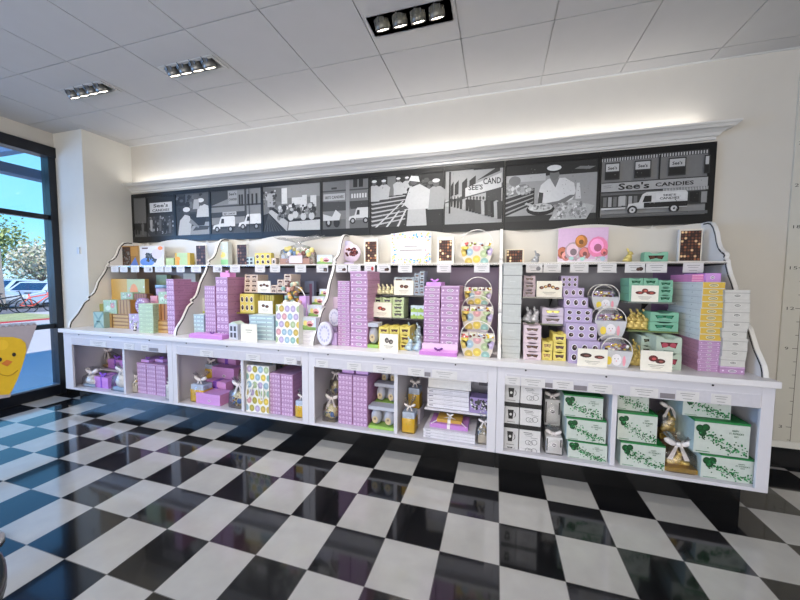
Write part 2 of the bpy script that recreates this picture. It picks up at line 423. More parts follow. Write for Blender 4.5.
EDGE = [(.90, 1.905), (.84, 1.903), (.80, 1.89), (.765, 1.855), (.735, 1.80), (.715, 1.74), (.69, 1.695), (.655, 1.665), (.625, 1.652), (.61, 1.63), (.622, 1.61), (.60, 1.595), (.592, 1.56),
        (.565, 1.50), (.525, 1.44), (.495, 1.385), (.475, 1.32), (.45, 1.265), (.42, 1.235), (.395, 1.225), (.385, 1.205), (.40, 1.19), (.375, 1.175), (.345, 1.15), (.31, 1.085), (.28, 1.03), (.245, .985), (.215, .945), (.20, .905), (.196, .8725)]
def divider(x, label, th=.024):
    t = thing('scalloped_divider', label, 'divider', (x, 0, 0), 'scalloped dividers on the counter')
    m = MB(); n = len(EDGE)
    for i in range(n-1):
        (y0, z0), (y1, z1) = EDGE[i], EDGE[i+1]
        yb = .965
        m.hexa([(-th/2, y1, z1), (th/2, y1, z1), (th/2, yb, z1), (-th/2, yb, z1)], [(-th/2, y0, z0), (th/2, y0, z0), (th/2, yb, z0), (-th/2, yb, z0)], (.90, .885, .87))
    m.build('panel', PAINT, t)
    e = MB()
    for s in (-1, 1):
        e = MB()
        for i in range(n-1):
            (y0, z0), (y1, z1) = EDGE[i], EDGE[i+1]
            d = Vector((y1-y0, z1-z0)).normalized(); nx, nz = -d.y, d.x
            if nx < 0: nx, nz = -nx, -nz
            X = s*(th/2+.0008)
            p = [(X, y0+nx*.006, z0+nz*.006), (X, y1+nx*.006, z1+nz*.006), (X, y1+nx*.017, z1+nz*.017), (X, y0+nx*.017, z0+nz*.017)]
            e.face(p if s < 0 else p[::-1], (.06, .05, .05))
        e.build('edge_stripe', PAINT, t)
    return t
for x, l in zip(HX, ['scalloped white divider panel at the left end of the counter', 'scalloped white divider panel, second from the left', 'scalloped white divider panel in the middle, third from the left', 'scalloped white divider seen edge on, fourth from the left', 'scalloped white end panel at the right end of the counter']):
    divider(x if x > -4.6 else -4.672, l)

# ================================================================ PHOTOGRAPHS ABOVE THE HUTCH
class Pic(MB):
    def __init__(s, w, h): super().__init__(); s.w, s.h, s.L = w, h, 0
    def y(s): s.L += 1; return -.0003*s.L
    def tone(s): s.c = [tuple(.003+.74*q**1.3 for q in c) for c in s.c]
    def R(s, u0, v0, u1, v1, g): s.rect(u0*s.w, u1*s.w, v0*s.h, v1*s.h, s.y(), g); return s
    def P(s, pts, g): 
        s.face([(u*s.w, 0, v*s.h) for u, v in pts], g); y = s.y(); i = len(pts)
        s.v[-i:] = [(p[0], y, p[2]) for p in s.v[-i:]]; return s
    def E(s, u, v, ru, rv, g, a=0):
        s.ell(u*s.w, v*s.h, ru*s.w, rv*s.h, s.y(), g, 12, a)
        s.v[-12:] = [(min(s.w-.001, max(.001, p[0])), p[1], min(s.h-.001, max(.001, p[2]))) for p in s.v[-12:]]; return s
    def X(s, t, u, v, hv, wu, g): s.text(t, u*s.w, v*s.h, hv*s.h, s.y(), g, width=wu*s.w, bold=.022); return s
    def grain(s, n, u0, v0, u1, v1, g0, g1, r=.01):
        y = s.y()
        for _ in range(n):
            u, v = random.uniform(u0, u1), random.uniform(v0, v1); k = random.uniform(.5, 1.5)*r
            g = random.uniform(g0, g1); k = min(k, u, 1-u, v*s.h/s.w/1.4, (1-v)*s.h/s.w/1.4); s.ell(u*s.w, v*s.h, k*s.w, k*s.w*random.uniform(.6, 1.4), y-random.random()*.0002, g, 6)
        return s
    def person(s, u, v, k, shirt=.85, skin=.5, hat=True, asp=1):   # small standing figure, feet at v
        a = s.h/s.w*asp
        s.P([(u-.09*k*a, v), (u+.09*k*a, v), (u+.11*k*a, v+.45*k), (u+.13*k*a, v+.75*k), (u, v+.82*k), (u-.13*k*a, v+.75*k), (u-.11*k*a, v+.45*k)], shirt)
        s.E(u, v+.9*k, .06*k*a, .09*k, skin)
        if hat: s.E(u, v+.97*k, .075*k*a, .05*k, .9)
    def car(s, u, v, w_, h_, c=.85, dark=.2):                        # old delivery van seen from the side
        s.P([(u, v+.2*h_), (u+.05*w_, v+.45*h_), (u+.28*w_, v+.52*h_), (u+.36*w_, v+.9*h_), (u+.42*w_, v+h_), (u+.97*w_, v+h_), (u+w_, v+.9*h_), (u+w_, v+.2*h_)], c)
        s.R(u+.34*w_, v+.2*h_, u+w_, v+.34*h_, dark)
        s.P([(u+.37*w_, v+.55*h_), (u+.41*w_, v+.85*h_), (u+.52*w_, v+.85*h_), (u+.52*w_, v+.55*h_)], .25)
        a = s.h/s.w
        for q in (.2, .8):
            s.E(u+q*w_, v+.17*h_, .2*h_*a, .2*h_, .12); s.E(u+q*w_, v+.17*h_, .11*h_*a, .11*h_, .75)
        s.E(u+.08*w_, v+.35*h_, .05*h_*a, .05*h_, .95)
PZ0, PZ1 = 1.905, 2.535
PXS = [131, 176.5, 211.5, 263.5, 322.5, 370.5, 444, 504, 597.5, 711.5]
pxs = [hit(p, 200, 1, WALLY).x for p in PXS]; pxs[0] = -4.70
pics = []
def photo(k, label, draw):
    a, b = pxs[k]+.001, pxs[k+1]-.001
    t = thing('framed_photograph', label, 'photograph', (a, WALLY-.022, PZ0), 'black and white photographs above the hutch')
    W, H = b-a, PZ1-PZ0
    f = MB(); bd = .014; bt, bb = .05, .075
    if k == 0: bl = .03
    else: bl = bd
    br = .05 if k == 8 else bd
    bk = (.025, .025, .03)
    f.box(0, W, 0, .021, 0, H, bk)
    for q in ((0, bl, 0, H), (W-br, W, 0, H), (bl, W-br, 0, bb), (bl, W-br, H-bt, H)): f.box(q[0], q[1], -.008, 0, q[2], q[3], bk)
    f.build('frame', PAINT, t)
    p = Pic(W-bl-br, H-bt-bb); draw(p); p.grain(60, .02, .02, .98, .98, .3, .62, .004); p.tone()
    o = p.build('print', PAPER, t); o.location = (bl, -.0005, bb)
def d0(p):
    p.R(0, 0, 1, 1, .22).R(0, .35, .32, 1, .5).R(.33, .0, 1, .5, .32).R(.33, .82, 1, 1, .18)
    p.P([(0, 0), (.4, 0), (.33, .12), (0, .2)], .45)
    p.R(.40, .58, .96, .86, .12).R(.41, .6, .95, .845, .88)
    p.X("See's", .68, .73, .085, .36, .08).X('CANDIES', .68, .625, .06, .42, .12)
    p.grain(60, .38, .08, .98, .5, .1, .8, .02)
    for u in (.12, .22, .05, .44, .55, .66, .78, .9): p.person(u, .04+.1*random.random(), .36, random.choice([.2, .75, .5]), .55, False)
    p.R(.32, 0, .345, 1, .12)
def d1(p):
    p.R(0, 0, 1, 1, .28).R(0, .72, .3, .95, .12).R(.3, .55, 1, 1, .42).grain(30, .0, .6, 1, 1, .1, .6, .05)
    p.P([(.35, .0), (1, .0), (1, .3), (.55, .3)], .7).P([(.3, .22), (.85, .22), (.95, .5), (.4, .5)], .16)
    p.P([(.5, .1), (.95, .12), (1, .2), (.62, .22)], .35)
    p.P([(.62, .42), (1, .42), (.98, .68), (.8, .75), (.66, .62)], .85).E(.78, .76, .09, .07, .4).E(.76, .82, .1, .05, .9)
    p.P([(.52, .62), (.72, .62), (.7, .85), (.56, .85)], .75).E(.62, .92, .07, .06, .45)
    p.P([(.05, .0), (.42, .0), (.48, .28), (.42, .46), (.28, .5), (.12, .36)], .82).E(.35, .56, .1, .08, .35).E(.33, .62, .11, .06, .9).P([(.4, .3), (.68, .16), (.7, .2), (.46, .4)], .6)
def bldg(p, cars):
    p.R(0, 0, 1, 1, .62).R(0, .0, 1, .22, .38).R(0, .62, 1, .66, .35).R(.68, 0, .72, 1, .3)
    p.P([(0, .66), (.35, .8), (.35, 1), (0, 1)], .30)
    p.R(.36, .68, .54, .98, .72).X("See's", .45, .88, .06, .15, .1).X('CANDIES', .45, .76, .05, .16, .15)
    for u in (.57, .62, .74, .82, .90): p.R(u, .62, u+.035, .88, .2)
    p.R(0, .38, .70, .5, .3).R(.24, .42, .52, .5, .8).X("SEE'S CANDIES", .38, .44, .04, .24, .15)
def d2(p):
    bldg(p, 2); p.car(.03, .04, .46, .36, .92, .3); p.car(.56, .08, .44, .34, .92, .3)
    p.R(.775, 0, .785, 1, .1)
def d3(p):
    p.R(0, 0, 1, 1, .55).R(0, .72, 1, 1, .66).P([(0, .75), (.4, .62), (.4, .95), (0, 1)], .5)
    p.P([(0, .0), (.42, .0), (.12, .42), (0, .38)], .13)
    for k in range(7): p.P([(.0+.055*k, 0), (.02+.055*k, 0), (.10, .4), (.09, .4)], .36)
    p.P([(.42, .0), (.45, .2), (.14, .52), (.1, .42)], .78).P([(.45, .02), (1, .0), (1, .22), (.47, .2)], .84).P([(.14, .5), (.46, .2), (1, .22), (1, .27), (.46, .26), (.18, .54)], .1)
    p.R(.08, .55, .22, .85, .75).grain(25, .0, .5, .25, .9, .1, .9, .02)
    for u, v, w_, h_ in ((.34, .6, .1, .34), (.52, .5, .2, .22), (.70, .42, .08, .34), (.84, .5, .1, .24)): p.R(u, v, u+w_, v+h_, .9)
    p.grain(70, .28, .3, .95, .55, .1, .95, .03)
    for u, v in ((.5, .3), (.58, .35), (.72, .3), (.86, .3)): p.E(u, v, .05, .08, .85); p.E(u, v+.1, .025, .035, .3)
def d4(p):
    p.R(0, 0, 1, 1, .58).R(0, .0, 1, .2, .5).R(.0, .78, 1, .81, .4).R(.2, .83, .32, .87, .3)
    p.R(.02, .60, .5, .74, .82).X("SEE'S CANDIES", .26, .64, .055, .42, .2)
    p.P([(0, .38), (.6, .38), (.64, .56), (0, .58)], .34).R(.52, 0, .6, 1, .68)
    for u in (.68, .80): p.R(u, .84, u+.09, 1, .2)
    for k in range(6): p.R(.64+.058*k, .62, .675+.058*k, .71, .92)
    p.R(.62, .4, 1, .56, .3)
    p.car(.58, .1, .46, .32, .88, .6)
    p.E(.14, .14, .07, .1, .12).E(.32, .13, .07, .1, .12).E(.14, .14, .03, .05, .8).P([(.02, .18), (.38, .18), (.42, .3), (.3, .4), (.22, .26), (.02, .32)], .88)
def lady(p, u, v, k, s=.80, sk=.46):
    a = p.h/p.w
    def q(x, z): return (u+x*k*a, v+z*k)
    p.P([q(-.24, 0), q(.22, 0), q(.26, .3), q(.30, .5), q(.12, .64), q(-.10, .64), q(-.28, .52), q(-.24, .3)], s)
    p.E(*q(0, .72), .09*k*a, .1*k, sk); p.E(*q(0, .80), .11*k*a, .055*k, .92)
def d5(p):
    p.R(0, 0, 1, 1, .15).R(.24, .55, .36, 1, .55)
    p.P([(.0, .0), (.42, .0), (.62, .45), (.3, .62), (0, .5)], .30)
    for k in range(7): p.P([(.0, .05+.085*k), (.02, .02+.085*k), (.5, .14+.075*k), (.5, .16+.075*k)], .78)
    for k in range(3): p.P([(.06+.16*k, .0), (.09+.16*k, .0), (.48+.05*k, .5), (.46+.05*k, .5)], .85)
    for u, v, k in ((.05, .52, .5), (.19, .55, .46), (.4, .62, .4), (.52, .64, .38)): lady(p, u, v, k)
    p.grain(40, .55, .6, .85, 1, .05, .5, .03)
    lady(p, .92, .3, .68, .7)
    p.P([(.52, 0), (.8, 0), (.78, .34), (.54, .34)], .78).P([(.48, .32), (.82, .32), (.84, .68), (.70, .80), (.56, .74), (.5, .5)], .84)
    p.E(.62, .86, .05, .075, .45).P([(.55, .88), (.7, .84), (.68, .95), (.58, .97)], .93).P([(.5, .4), (.36, .34), (.38, .3), (.55, .34)], .35)
def d6(p):
    p.R(0, 0, 1, 1, .78).P([(0, 1), (1, 1), (1, .8), (0, .45)], .72).P([(0, .42), (1, .72), (1, .62), (0, .4)], .4)
    for k, u in enumerate((.1, .17, .3, .43)): p.P([(u, .5+.22*u), (u+.05+.02*k, .52+.24*u), (u+.05+.02*k, .78+.24*u), (u, .70+.22*u)], .15)
    p.P([(.36, .5), (.98, .64), (.98, .9), (.36, .66)], .88)
    for ch, u, v, h_ in (("SEE'S", .54, .62, .09), ('CAND', .82, .71, .11)): p.X(ch, u, v, h_, .25 if ch[0] == 'S' else .30, .2)
    p.P([(.5, .98), (1, .98), (1, 1.0), (.5, 1.0)], .2).P([(.55, .78), (.95, .93), (.95, 1), (.9, 1)], .2)
    p.R(.3, .38, .36, .58, .2).P([(.72, .36), (.98, .36), (.98, .62), (.72, .58)], .35)
    p.P([(0, 0), (1, 0), (1, .08), (.1, .34), (0, .34)], .7)
    for k in range(16):
        u = .12+.056*k; p.person(u, .33-.018*k, .2+.014*k, random.choice([.12, .2, .75, .3]), .35, False)
    p.R(.07, .2, .1, .98, .1)
def d7(p):
    p.R(0, 0, 1, 1, .72).R(0, .78, 1, 1, .2).R(.0, .70, .45, .82, .82).P([(.76, .86), (.82, .9), (.98, .88), (.92, .84)], .6)
    p.R(.0, .0, 1, .1, .25).P([(.78, .35), (.84, .35), (.82, .62), (.79, .62)], .9)
    # crates
    p.P([(0, .1), (.33, .3), (.33, .58), (0, .52)], .22)
    for k in range(4): p.P([(.0, .14+.09*k), (.32, .33+.07*k), (.32, .35+.07*k), (.0, .17+.09*k)], .7)
    p.P([(0, .48), (.14, .48), (.33, .55), (.22, .66), (.0, .62)], .6).grain(60, .02, .5, .28, .62, .6, .95, .02)
    p.E(.1, .72, .07, .09, .6)
    # person
    p.P([(.38, .3), (.74, .3), (.78, .48), (.76, .62), (.66, .72), (.48, .72), (.40, .62), (.37, .45)], .92)
    p.P([(.5, .72), (.6, .72), (.56, .56)], .6).E(.545, .78, .055, .09, .56).E(.54, .87, .075, .055, .14).E(.54, .90, .08, .05, .95)
    p.P([(.72, .42), (.78, .42), (.66, .28), (.46, .24), (.46, .3), (.6, .33)], .55).P([(.38, .5), (.43, .48), (.42, .3), (.37, .28)], .36)
    # bowls
    p.E(.4, .2, .16, .11, .12).E(.4, .23, .14, .075, .85).grain(30, .3, .2, .5, .27, .5, .95, .014)
    p.P([(.5, .0), (.9, .0), (.98, .22), (.74, .34), (.6, .24)], .8).grain(130, .56, .03, .9, .28, .55, .95, .014)
    p.P([(.22, .3), (.3, .25), (.32, .28), (.24, .33)], .8)
def d8(p):
    p.R(0, 0, 1, 1, .55).R(0, .0, 1, .16, .68).R(0, .56, 1, .94, .6)
    p.R(0, .93, 1, 1, .35)
    for k in range(40): p.R(.025*k, .93, .025*k+.012, .98, .85)
    for u, wd in ((.04, .13), (.33, .14), (.65, .14), (.97, .03)):
        p.R(u-.01, .62, u+wd+.01, .9, .3).R(u, .76, u+wd, .88, .85).R(u, .64, u+wd, .74, .15)
        if wd > .1: p.X("See's", u+wd/2, .79, .05, .09, .15)
    p.R(.55, .58, .565, .96, .2)
    p.R(0, .42, 1, .58, .78).R(0, .565, 1, .58, .3).R(0, .41, 1, .425, .25)
    p.X("See's", .32, .45, .10, .3, .06).X('CANDIES', .70, .465, .06, .35, .08)
    p.R(.02, .52, .1, .525, .3).R(.02, .49, .1, .495, .3)
    for k in range(30): p.R(.6+.0135*k, .37, .607+.0135*k, .42, .9)
    p.R(0, .16, 1, .36, .3)
    for k in range(7): p.R(.02+.05*k, .17, .055+.05*k, .33, .55+.2*(k % 2))
    p.R(.18, .18, .24, .34, .8).R(.84, .18, .92, .34, .1).R(.94, .17, .99, .34, .7)
    # van
    p.P([(.26, .12), (.27, .2), (.37, .22), (.40, .34), (.44, .38), (.80, .38), (.82, .34), (.82, .12)], .9)
    p.R(.42, .13, .82, .21, .08).P([(.405, .22), (.425, .32), (.49, .32), (.49, .22)], .15)
    p.R(.53, .24, .8, .35, .93).X("SEE'S", .655, .30, .03, .12, .2).X('CANDIES', .655, .25, .035, .18, .15)
    for u in (.31, .70): p.E(u, .1, .05, .075, .1); p.E(u, .1, .03, .045, .88); p.E(u, .1, .01, .015, .2)
    p.P([(.0, .0), (1, .0), (1, .05), (0, .05)], .5).P([(0, .12), (.24, .13), (.24, .15), (0, .15)], .88)
LB = ['old photograph of a busy street with a candy shop sign, leftmost', 'old photograph of two people in white caps at a worktable, second from left',
      'old photograph of two white delivery vans by a shop building', 'old photograph of a shop interior with a long angled counter',
      'old photograph of antique cars parked under a shop awning', 'old photograph of capped workers beside long candy trays',
      'old photograph of people queueing along a shop front', 'old photograph of a seated person in white cap dipping candies',
      'old photograph of a delivery van before a two storey shop, rightmost']
for k, (l, d) in enumerate(zip(LB, [d0, d1, d2, d3, d4, d5, d6, d7, d8])): photo(k, l, d)
# ================================================================ MERCHANDISE: the kinds
LIL, LILD, LILL = (.73, .57, .73), (.48, .32, .52), (.94, .86, .95)
EGGC = [(.76, .66, .34), (.60, .70, .76), (.80, .60, .62), (.66, .72, .56), (.70, .64, .76), (.84, .74, .34), (.54, .68, .66), (.66, .62, .28)]
def scrolls(m, w, z0, z1, y, col):                     # light curled scroll ornament across a box end
    h = z1-z0; n = max(2, int(w/(h*.95)))
    for k in range(n):
        cx = w*(k+.5)/n-w/2; cz = (z0+z1)/2; r = h*.36
        for q in range(10):
            a0, a1 = 2*PI*q/10+.6, 2*PI*(q+1)/10+.6
            if q == 9: continue
            m.face([(cx+r*.62*math.cos(a0), y, cz+r*.62*math.sin(a0)), (cx+r*.62*math.cos(a1), y, cz+r*.62*math.sin(a1)), (cx+r*math.cos(a1), y, cz+r*math.sin(a1)), (cx+r*math.cos(a0), y, cz+r*math.sin(a0))], col)
        m.ell(cx, cz, r*.25, r*.25, y, col, 8)
def oval(m, cx, cz, w, h, y, dark=(.35, .22, .4), lite=(.95, .92, .95)):
    m.ell(cx, cz, w/2, h/2, y, lite, 16); m.ell(cx, cz, w*.40, h*.34, y-.0003, dark, 14); m.rect(cx-w*.28, cx+w*.28, cz-h*.09, cz+h*.09, y-.0006, lite)
def candy_box(w, d, h, style, name='candy_box'):
    """a lidded carton, front face at local y = 0, standing on z = 0"""
    t = thing(name); g = .001; W = w/2-g
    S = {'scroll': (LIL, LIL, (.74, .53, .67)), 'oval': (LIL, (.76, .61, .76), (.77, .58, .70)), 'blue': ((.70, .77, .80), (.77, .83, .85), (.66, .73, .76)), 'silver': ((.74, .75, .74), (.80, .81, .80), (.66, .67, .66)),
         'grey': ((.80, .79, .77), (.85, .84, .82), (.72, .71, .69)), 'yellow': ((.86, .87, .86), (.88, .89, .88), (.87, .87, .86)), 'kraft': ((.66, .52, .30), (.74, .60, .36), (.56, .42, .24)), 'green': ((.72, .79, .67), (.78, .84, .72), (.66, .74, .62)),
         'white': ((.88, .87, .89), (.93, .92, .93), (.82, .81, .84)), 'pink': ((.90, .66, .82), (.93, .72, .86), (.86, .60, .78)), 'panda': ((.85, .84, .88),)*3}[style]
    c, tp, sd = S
    hl = h*.30
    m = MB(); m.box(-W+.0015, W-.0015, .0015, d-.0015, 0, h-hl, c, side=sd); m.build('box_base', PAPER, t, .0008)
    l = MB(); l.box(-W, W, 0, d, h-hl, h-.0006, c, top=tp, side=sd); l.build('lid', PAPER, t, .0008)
    p = MB()
    if style == 'scroll':
        scrolls(p, w*.92, h*.04, h*.68, -.0004, LILL); p.rect(-W*.96, W*.96, h*.70, h*.73, -.0008, LILD); p.rect(-W*.96, W*.96, h*.93, h*.96, -.0008, LILL)
    elif style in ('oval', 'pink'):
        p.rect(-W, W, h*.66, h*.70, -.0006, LILD); p.rect(-W*.97, W*.97, h*.90, h*.95, -.0006, LILL); oval(p, 0, h*.40, min(w*.36, h*.95), h*.40, -.0008)
        for s in (-.75, .75): p.ell(s*W, h*.4, h*.12, h*.12, -.0008, LILL, 8)
    elif style == 'yellow':
        p.rect(-W*.96, W*.98, h*.06, h*.94, -.0004, (.82, .68, .26)); oval(p, 0, h*.5, w*.42, h*.55, -.0008, (.55, .5, .3), (.86, .84, .72))
        p.rect(-W, W, 0, h*.05, -.0006, (.8, .82, .78))
    elif style == 'grey':
        p.rect(-W, W, h*.66, h*.70, -.0006, (.55, .54, .52)); oval(p, 0, h*.40, w*.30, h*.34, -.0008, (.42, .42, .40), (.86, .85, .83))
    elif style == 'silver':
        p.rect(-W, W, h*.67, h*.71, -.0006, (.45, .46, .45)); p.rect(-W*.3, W*.3, h*.3, h*.34, -.0006, (.8, .81, .8))
    elif style == 'blue':
        p.rect(-W, W, h*.70, h*.74, -.0006, (.5, .62, .66)); p.rect(-W*.85, W*.85, h*.2, h*.5, -.0006, (.82, .90, .90)); p.ell(-W*.4, h*.35, h*.16, h*.14, -.0009, (.55, .68, .72), 8); p.ell(W*.4, h*.35, h*.16, h*.14, -.0009, (.55, .68, .72), 8)
    elif style == 'kraft':
        p.rect(-W, W, h*.66, h*.74, -.0006, (.42, .26, .10)); p.rect(-W*.98, W*.98, h*.30, h*.36, -.0006, (.88, .72, .42))
    elif style == 'green':
        p.rect(-W, W, h*.66, h*.70, -.0006, (.52, .64, .50))
        for k in range(6): p.ell(random.uniform(-.8, .8)*W, h*random.uniform(.15, .55), h*.12, h*.1, -.0008, (.82, .9, .76), 8)
    elif style == 'white':
        p.rect(-W, W, h*.68, h*.72, -.0006, (.60, .58, .64)); p.rect(-W*.9, -W*.5, h*.3, h*.5, -.0006, (.6, .58, .66)); p.rect(-W*.2, W*.4, h*.36, h*.44, -.0006, (.7, .68, .74))
    elif style == 'panda':
        for k in range(4): p.ell(-W*.7+W*.46*k, h*.4, h*.2, h*.2, -.0008, (.62, .48, .68), 8)
    for s in (-1, 1):  # dark line paints gap shading at the lid seam; small mark below
        X = s*(W+.0004); q = [(X, .004, h*.66), (X, d-.002, h*.66), (X, d-.002, h*.70), (X, .004, h*.70)]
        p.face(q if s > 0 else q[::-1], tuple(v*.72 for v in sd)); q = [(X, d*.25, h*.28), (X, d*.25+.012, h*.28), (X, d*.25+.012, h*.42), (X, d*.25, h*.42)]
        p.face(q if s > 0 else q[::-1], tuple(v*.8 for v in sd))
    p.build('printed_front', PAPER, t)
    return t
def row_w(p0, p1, y, z): return xa(p0, y, z), xa(p1, y, z)
def yfront(px, py, z): return min(.75, max(.15, hit(px, py, 2, z).y))
def stack(p0, p1, ptop, pbot, n, d, style, desc, where, group, yf=None, z0=ZC, jit=.002, name='candy_box', first=1):
    if yf is None: yf = yfront((p0+p1)/2, pbot, z0)
    zt = hit((p0+p1)/2, ptop, 1, yf).z; zm = (zt+z0)/2
    x0, x1 = row_w(p0, p1, yf, zm); h = (zt-z0)/n; w = x1-x0
    pr = candy_box(w, d, h, style, name)
    for k in range(n):
        o = (pr if k == 0 else dup(pr, (0, 0, 0)))
        o.location = ((x0+x1)/2+random.uniform(-jit, jit), yf+random.uniform(0, jit), z0+h*k+.0003); o.rotation_euler = (0, 0, random.uniform(-.006, .006))
        pos = ORD[k] if k < n-1 else 'topmost'
        if n == 1: tag(o, f'{desc} {where}', 'box', group)
        else: tag(o, f'{desc}, {pos}, {where}', 'box', group)
    return x0, x1, yf, zt
def slab(name, label, cat, p0, p1, pt, pb, yf, d, draw, mat=PAPER, col=WHITE, group=None, z0=None, lean=0):
    """flat-faced item (card, carton, picture) with a printed front drawn in 0..1 coordinates"""
    if z0 is None: z0 = hit((p0+p1)/2, pb, 1, yf).z
    zt = hit((p0+p1)/2, pt, 1, yf).z
    x0, x1 = row_w(p0, p1, yf, (z0+zt)/2); w, h = x1-x0, zt-z0
    t = thing(name, label, cat, ((x0+x1)/2, yf, z0+.0004), group)
    MB().box(-w/2, w/2, 0, d, 0, h, col).build('body' if d > .02 else 'card', mat, t, .0006)
    if draw:
        p = Pic(w, h); draw(p); o = p.build('print', mat, t); o.location = (-w/2, -.0003, 0)
    if lean: t.rotation_euler.x = -lean
    return t
# ---- printed fronts
def assort(cols=((.25, .12, .07), (.35, .18, .1), (.20, .09, .05), (.50, .28, .16), (.85, .70, .5)), bd=(.93, .90, .82), nx=5, m=.06):
    def f(p):
        p.R(0, 0, 1, 1, bd).R(m, m, 1-m, 1-m, (.16, .08, .05))
        ny = max(3, int(nx*p.h/p.w)); a, b = (1-2*m)/nx, (1-2*m)/ny
        for i in range(nx):
            for j in range(ny):
                c = random.choice(cols+(cols[0], cols[2])); u, v = m+a*(i+.5), m+b*(j+.5)
                p.ell(u*p.w, v*p.h, a*.46*p.w, b*.46*p.h, -.0009, c, random.choice([8, 9, 10])); p.ell(u*p.w, v*p.h, a*.2*p.w, b*.18*p.h, -.0012, tuple(min(1, q*1.35+.03) for q in c), 8)
    return f
def signcard(n=2, brown=((.25, .13, .08),), bg=(.93, .91, .86), ks=None):
    def f(p):
        p.R(0, 0, 1, 1, bg)
        L = ks or [(.36, .62, .12, .12), (.62, .56, .13, .12)]
        for i, (u, v, a, b) in enumerate(L):
            c = brown[i % len(brown)]; p.E(u, v, a, b, c); p.E(u+a*.15, v-b*.1, a*.45, b*.4, tuple(min(1, q*1.7+.1) for q in c))
        p.R(.25, .28, .75, .31, (.62, .6, .56)).R(.3, .2, .7, .225, (.68, .66, .62)).R(.36, .13, .64, .15, (.7, .68, .64))
    return f
def tagprint(kind=0):
    def f(p):
        p.R(0, 0, 1, 1, (.83, .82, .82)); c = (.56, .55, .55)
        p.R(.18, .72, .82, .78, c).R(.25, .52, .75, .57, c).R(.3, .2, .7, .26, c)
        if kind == 1: p.E(.78, .4, .13, .22, (.25, .15, .12)).E(.66, .35, .1, .18, (.3, .18, .14))
        if kind == 2: p.R(.62, .12, .92, .62, (.2, .18, .18)).E(.77, .3, .09, .12, (.5, .4, .35))
        if kind == 3: p.E(.75, .5, .12, .28, (.68, .16, .16))
        if kind == 4: p.E(.75, .45, .14, .25, (.5, .5, .52))
        if kind == 5: p.R(.1, .3, .9, .7, (.52, .5, .52))
    return f
def eggs(n=4, bg=(.92, .91, .88), seed=1):
    def f(p):
        r = random.Random(seed); p.R(0, 0, 1, 1, bg)
        a = 1/n; m = max(2, int(p.h/(p.w*a*1.12)))
        for j in range(m):
            for i in range(n+1):
                u = a*(i+(.5 if j % 2 else 0)); v = (j+.5)/m
                rx = a*.45; u0, u1 = max(0, u-rx), min(1, u+rx)
                if u1-u0 < a*.3: continue
                c = r.choice(EGGC)
                pts = []
                for k in range(12):
                    t = 2*PI*k/12; pts.append((min(1, max(0, u+rx*math.cos(t))), v+.44/m*math.sin(t)))
                p.face([(x*p.w, -.0006, z*p.h) for x, z in pts], c)
                if rx*.5 < u < 1-rx*.5: p.ell(u*p.w, v*p.h, rx*.45*p.w, .2/m*p.h, -.0012, tuple(min(1, q*1.12) for q in c), 8)
    return f
def scene_box(p):       # pastel egg box with spring meadow print
    p.R(0, 0, 1, 1, (.80, .84, .90)).R(0, 0, 1, .25, (.46, .62, .32)).E(.35, .25, .35, .14, (.55, .70, .38)).E(.32, .55, .14, .22, (.92, .86, .55)).E(.62, .5, .22, .24, (.86, .62, .66)).E(.62, .42, .16, .10, (.42, .22, .18)).E(.8, .7, .08, .12, (.95, .92, .9)).grain(12, .1, .7, .9, .95, .8, .95, .02)
def eggwin(nx, ny, bg, dark=(.16, .09, .08)):
    def f(p):
        p.R(0, 0, 1, 1, bg)
        for j in range(ny):
            for i in range(nx):
                u, v = .17+(.66/(max(nx-1, 1)))*i if nx > 1 else .5, (.5 if ny == 1 else .27+.44*j/(ny-1))
                ru = .30/nx; rv = .32/ny
                p.E(u, v, ru, rv, (.97, .96, .98)); p.E(u, v, ru*.82, rv*.82, dark); p.E(u+ru*.2, v+rv*.2, ru*.3, rv*.3, (.6, .5, .5))
    return f
# ---- cartons with a crenellated top and cut windows (chocolate egg cartons)
def carton(w, d, h, c, nx=2, dark=(.2, .11, .08), name='egg_carton', topc=None, win=True):
    t = thing(name); W = w/2-.0006
    m = MB(); m.box(-W, W, 0, d, 0, h*.82, c)
    m.build('tray', PAPER, t, .0006)
    k = MB(); n = nx*2+1; nd = max(3, int(d/(w/nx)*2))
    for s in range(nx):
        a = -W+2*W*s/nx; b = a+2*W/nx; q = (b-a)
        k.prism([(a, h*.82), (a+q*.02, h*.98), (a+q*.22, h*.98), (a+q*.34, h*.84), (a+q*.66, h*.84), (a+q*.78, h*.98), (a+q*.98, h*.98), (b, h*.82)], .0, d, topc or c, axis='y')
    k.build('notched_top', PAPER, t)
    p = MB()
    for s in range(nx):
        a = -W+2*W*(s+.5)/nx; q = 2*W/nx
        p.face([(a-q*.34, -.0008, h*.66), (a+q*.34, -.0008, h*.66), (a+q*.26, -.0008, h*.30), (a, -.0008, h*.42), (a-q*.26, -.0008, h*.30)][::-1], dark)
        for u in (-.16, .16): p.ell(a+u*q, h*.48, q*.13, h*.15, -.0014, tuple(min(1, x*1.5+.05) for x in dark), 8)
        p.rect(a-q*.2, a+q*.2, h*.12, h*.16, -.0008, tuple(x*.7 for x in c))
    if win: p.build('candy_window', GLOSS, t)
    return t
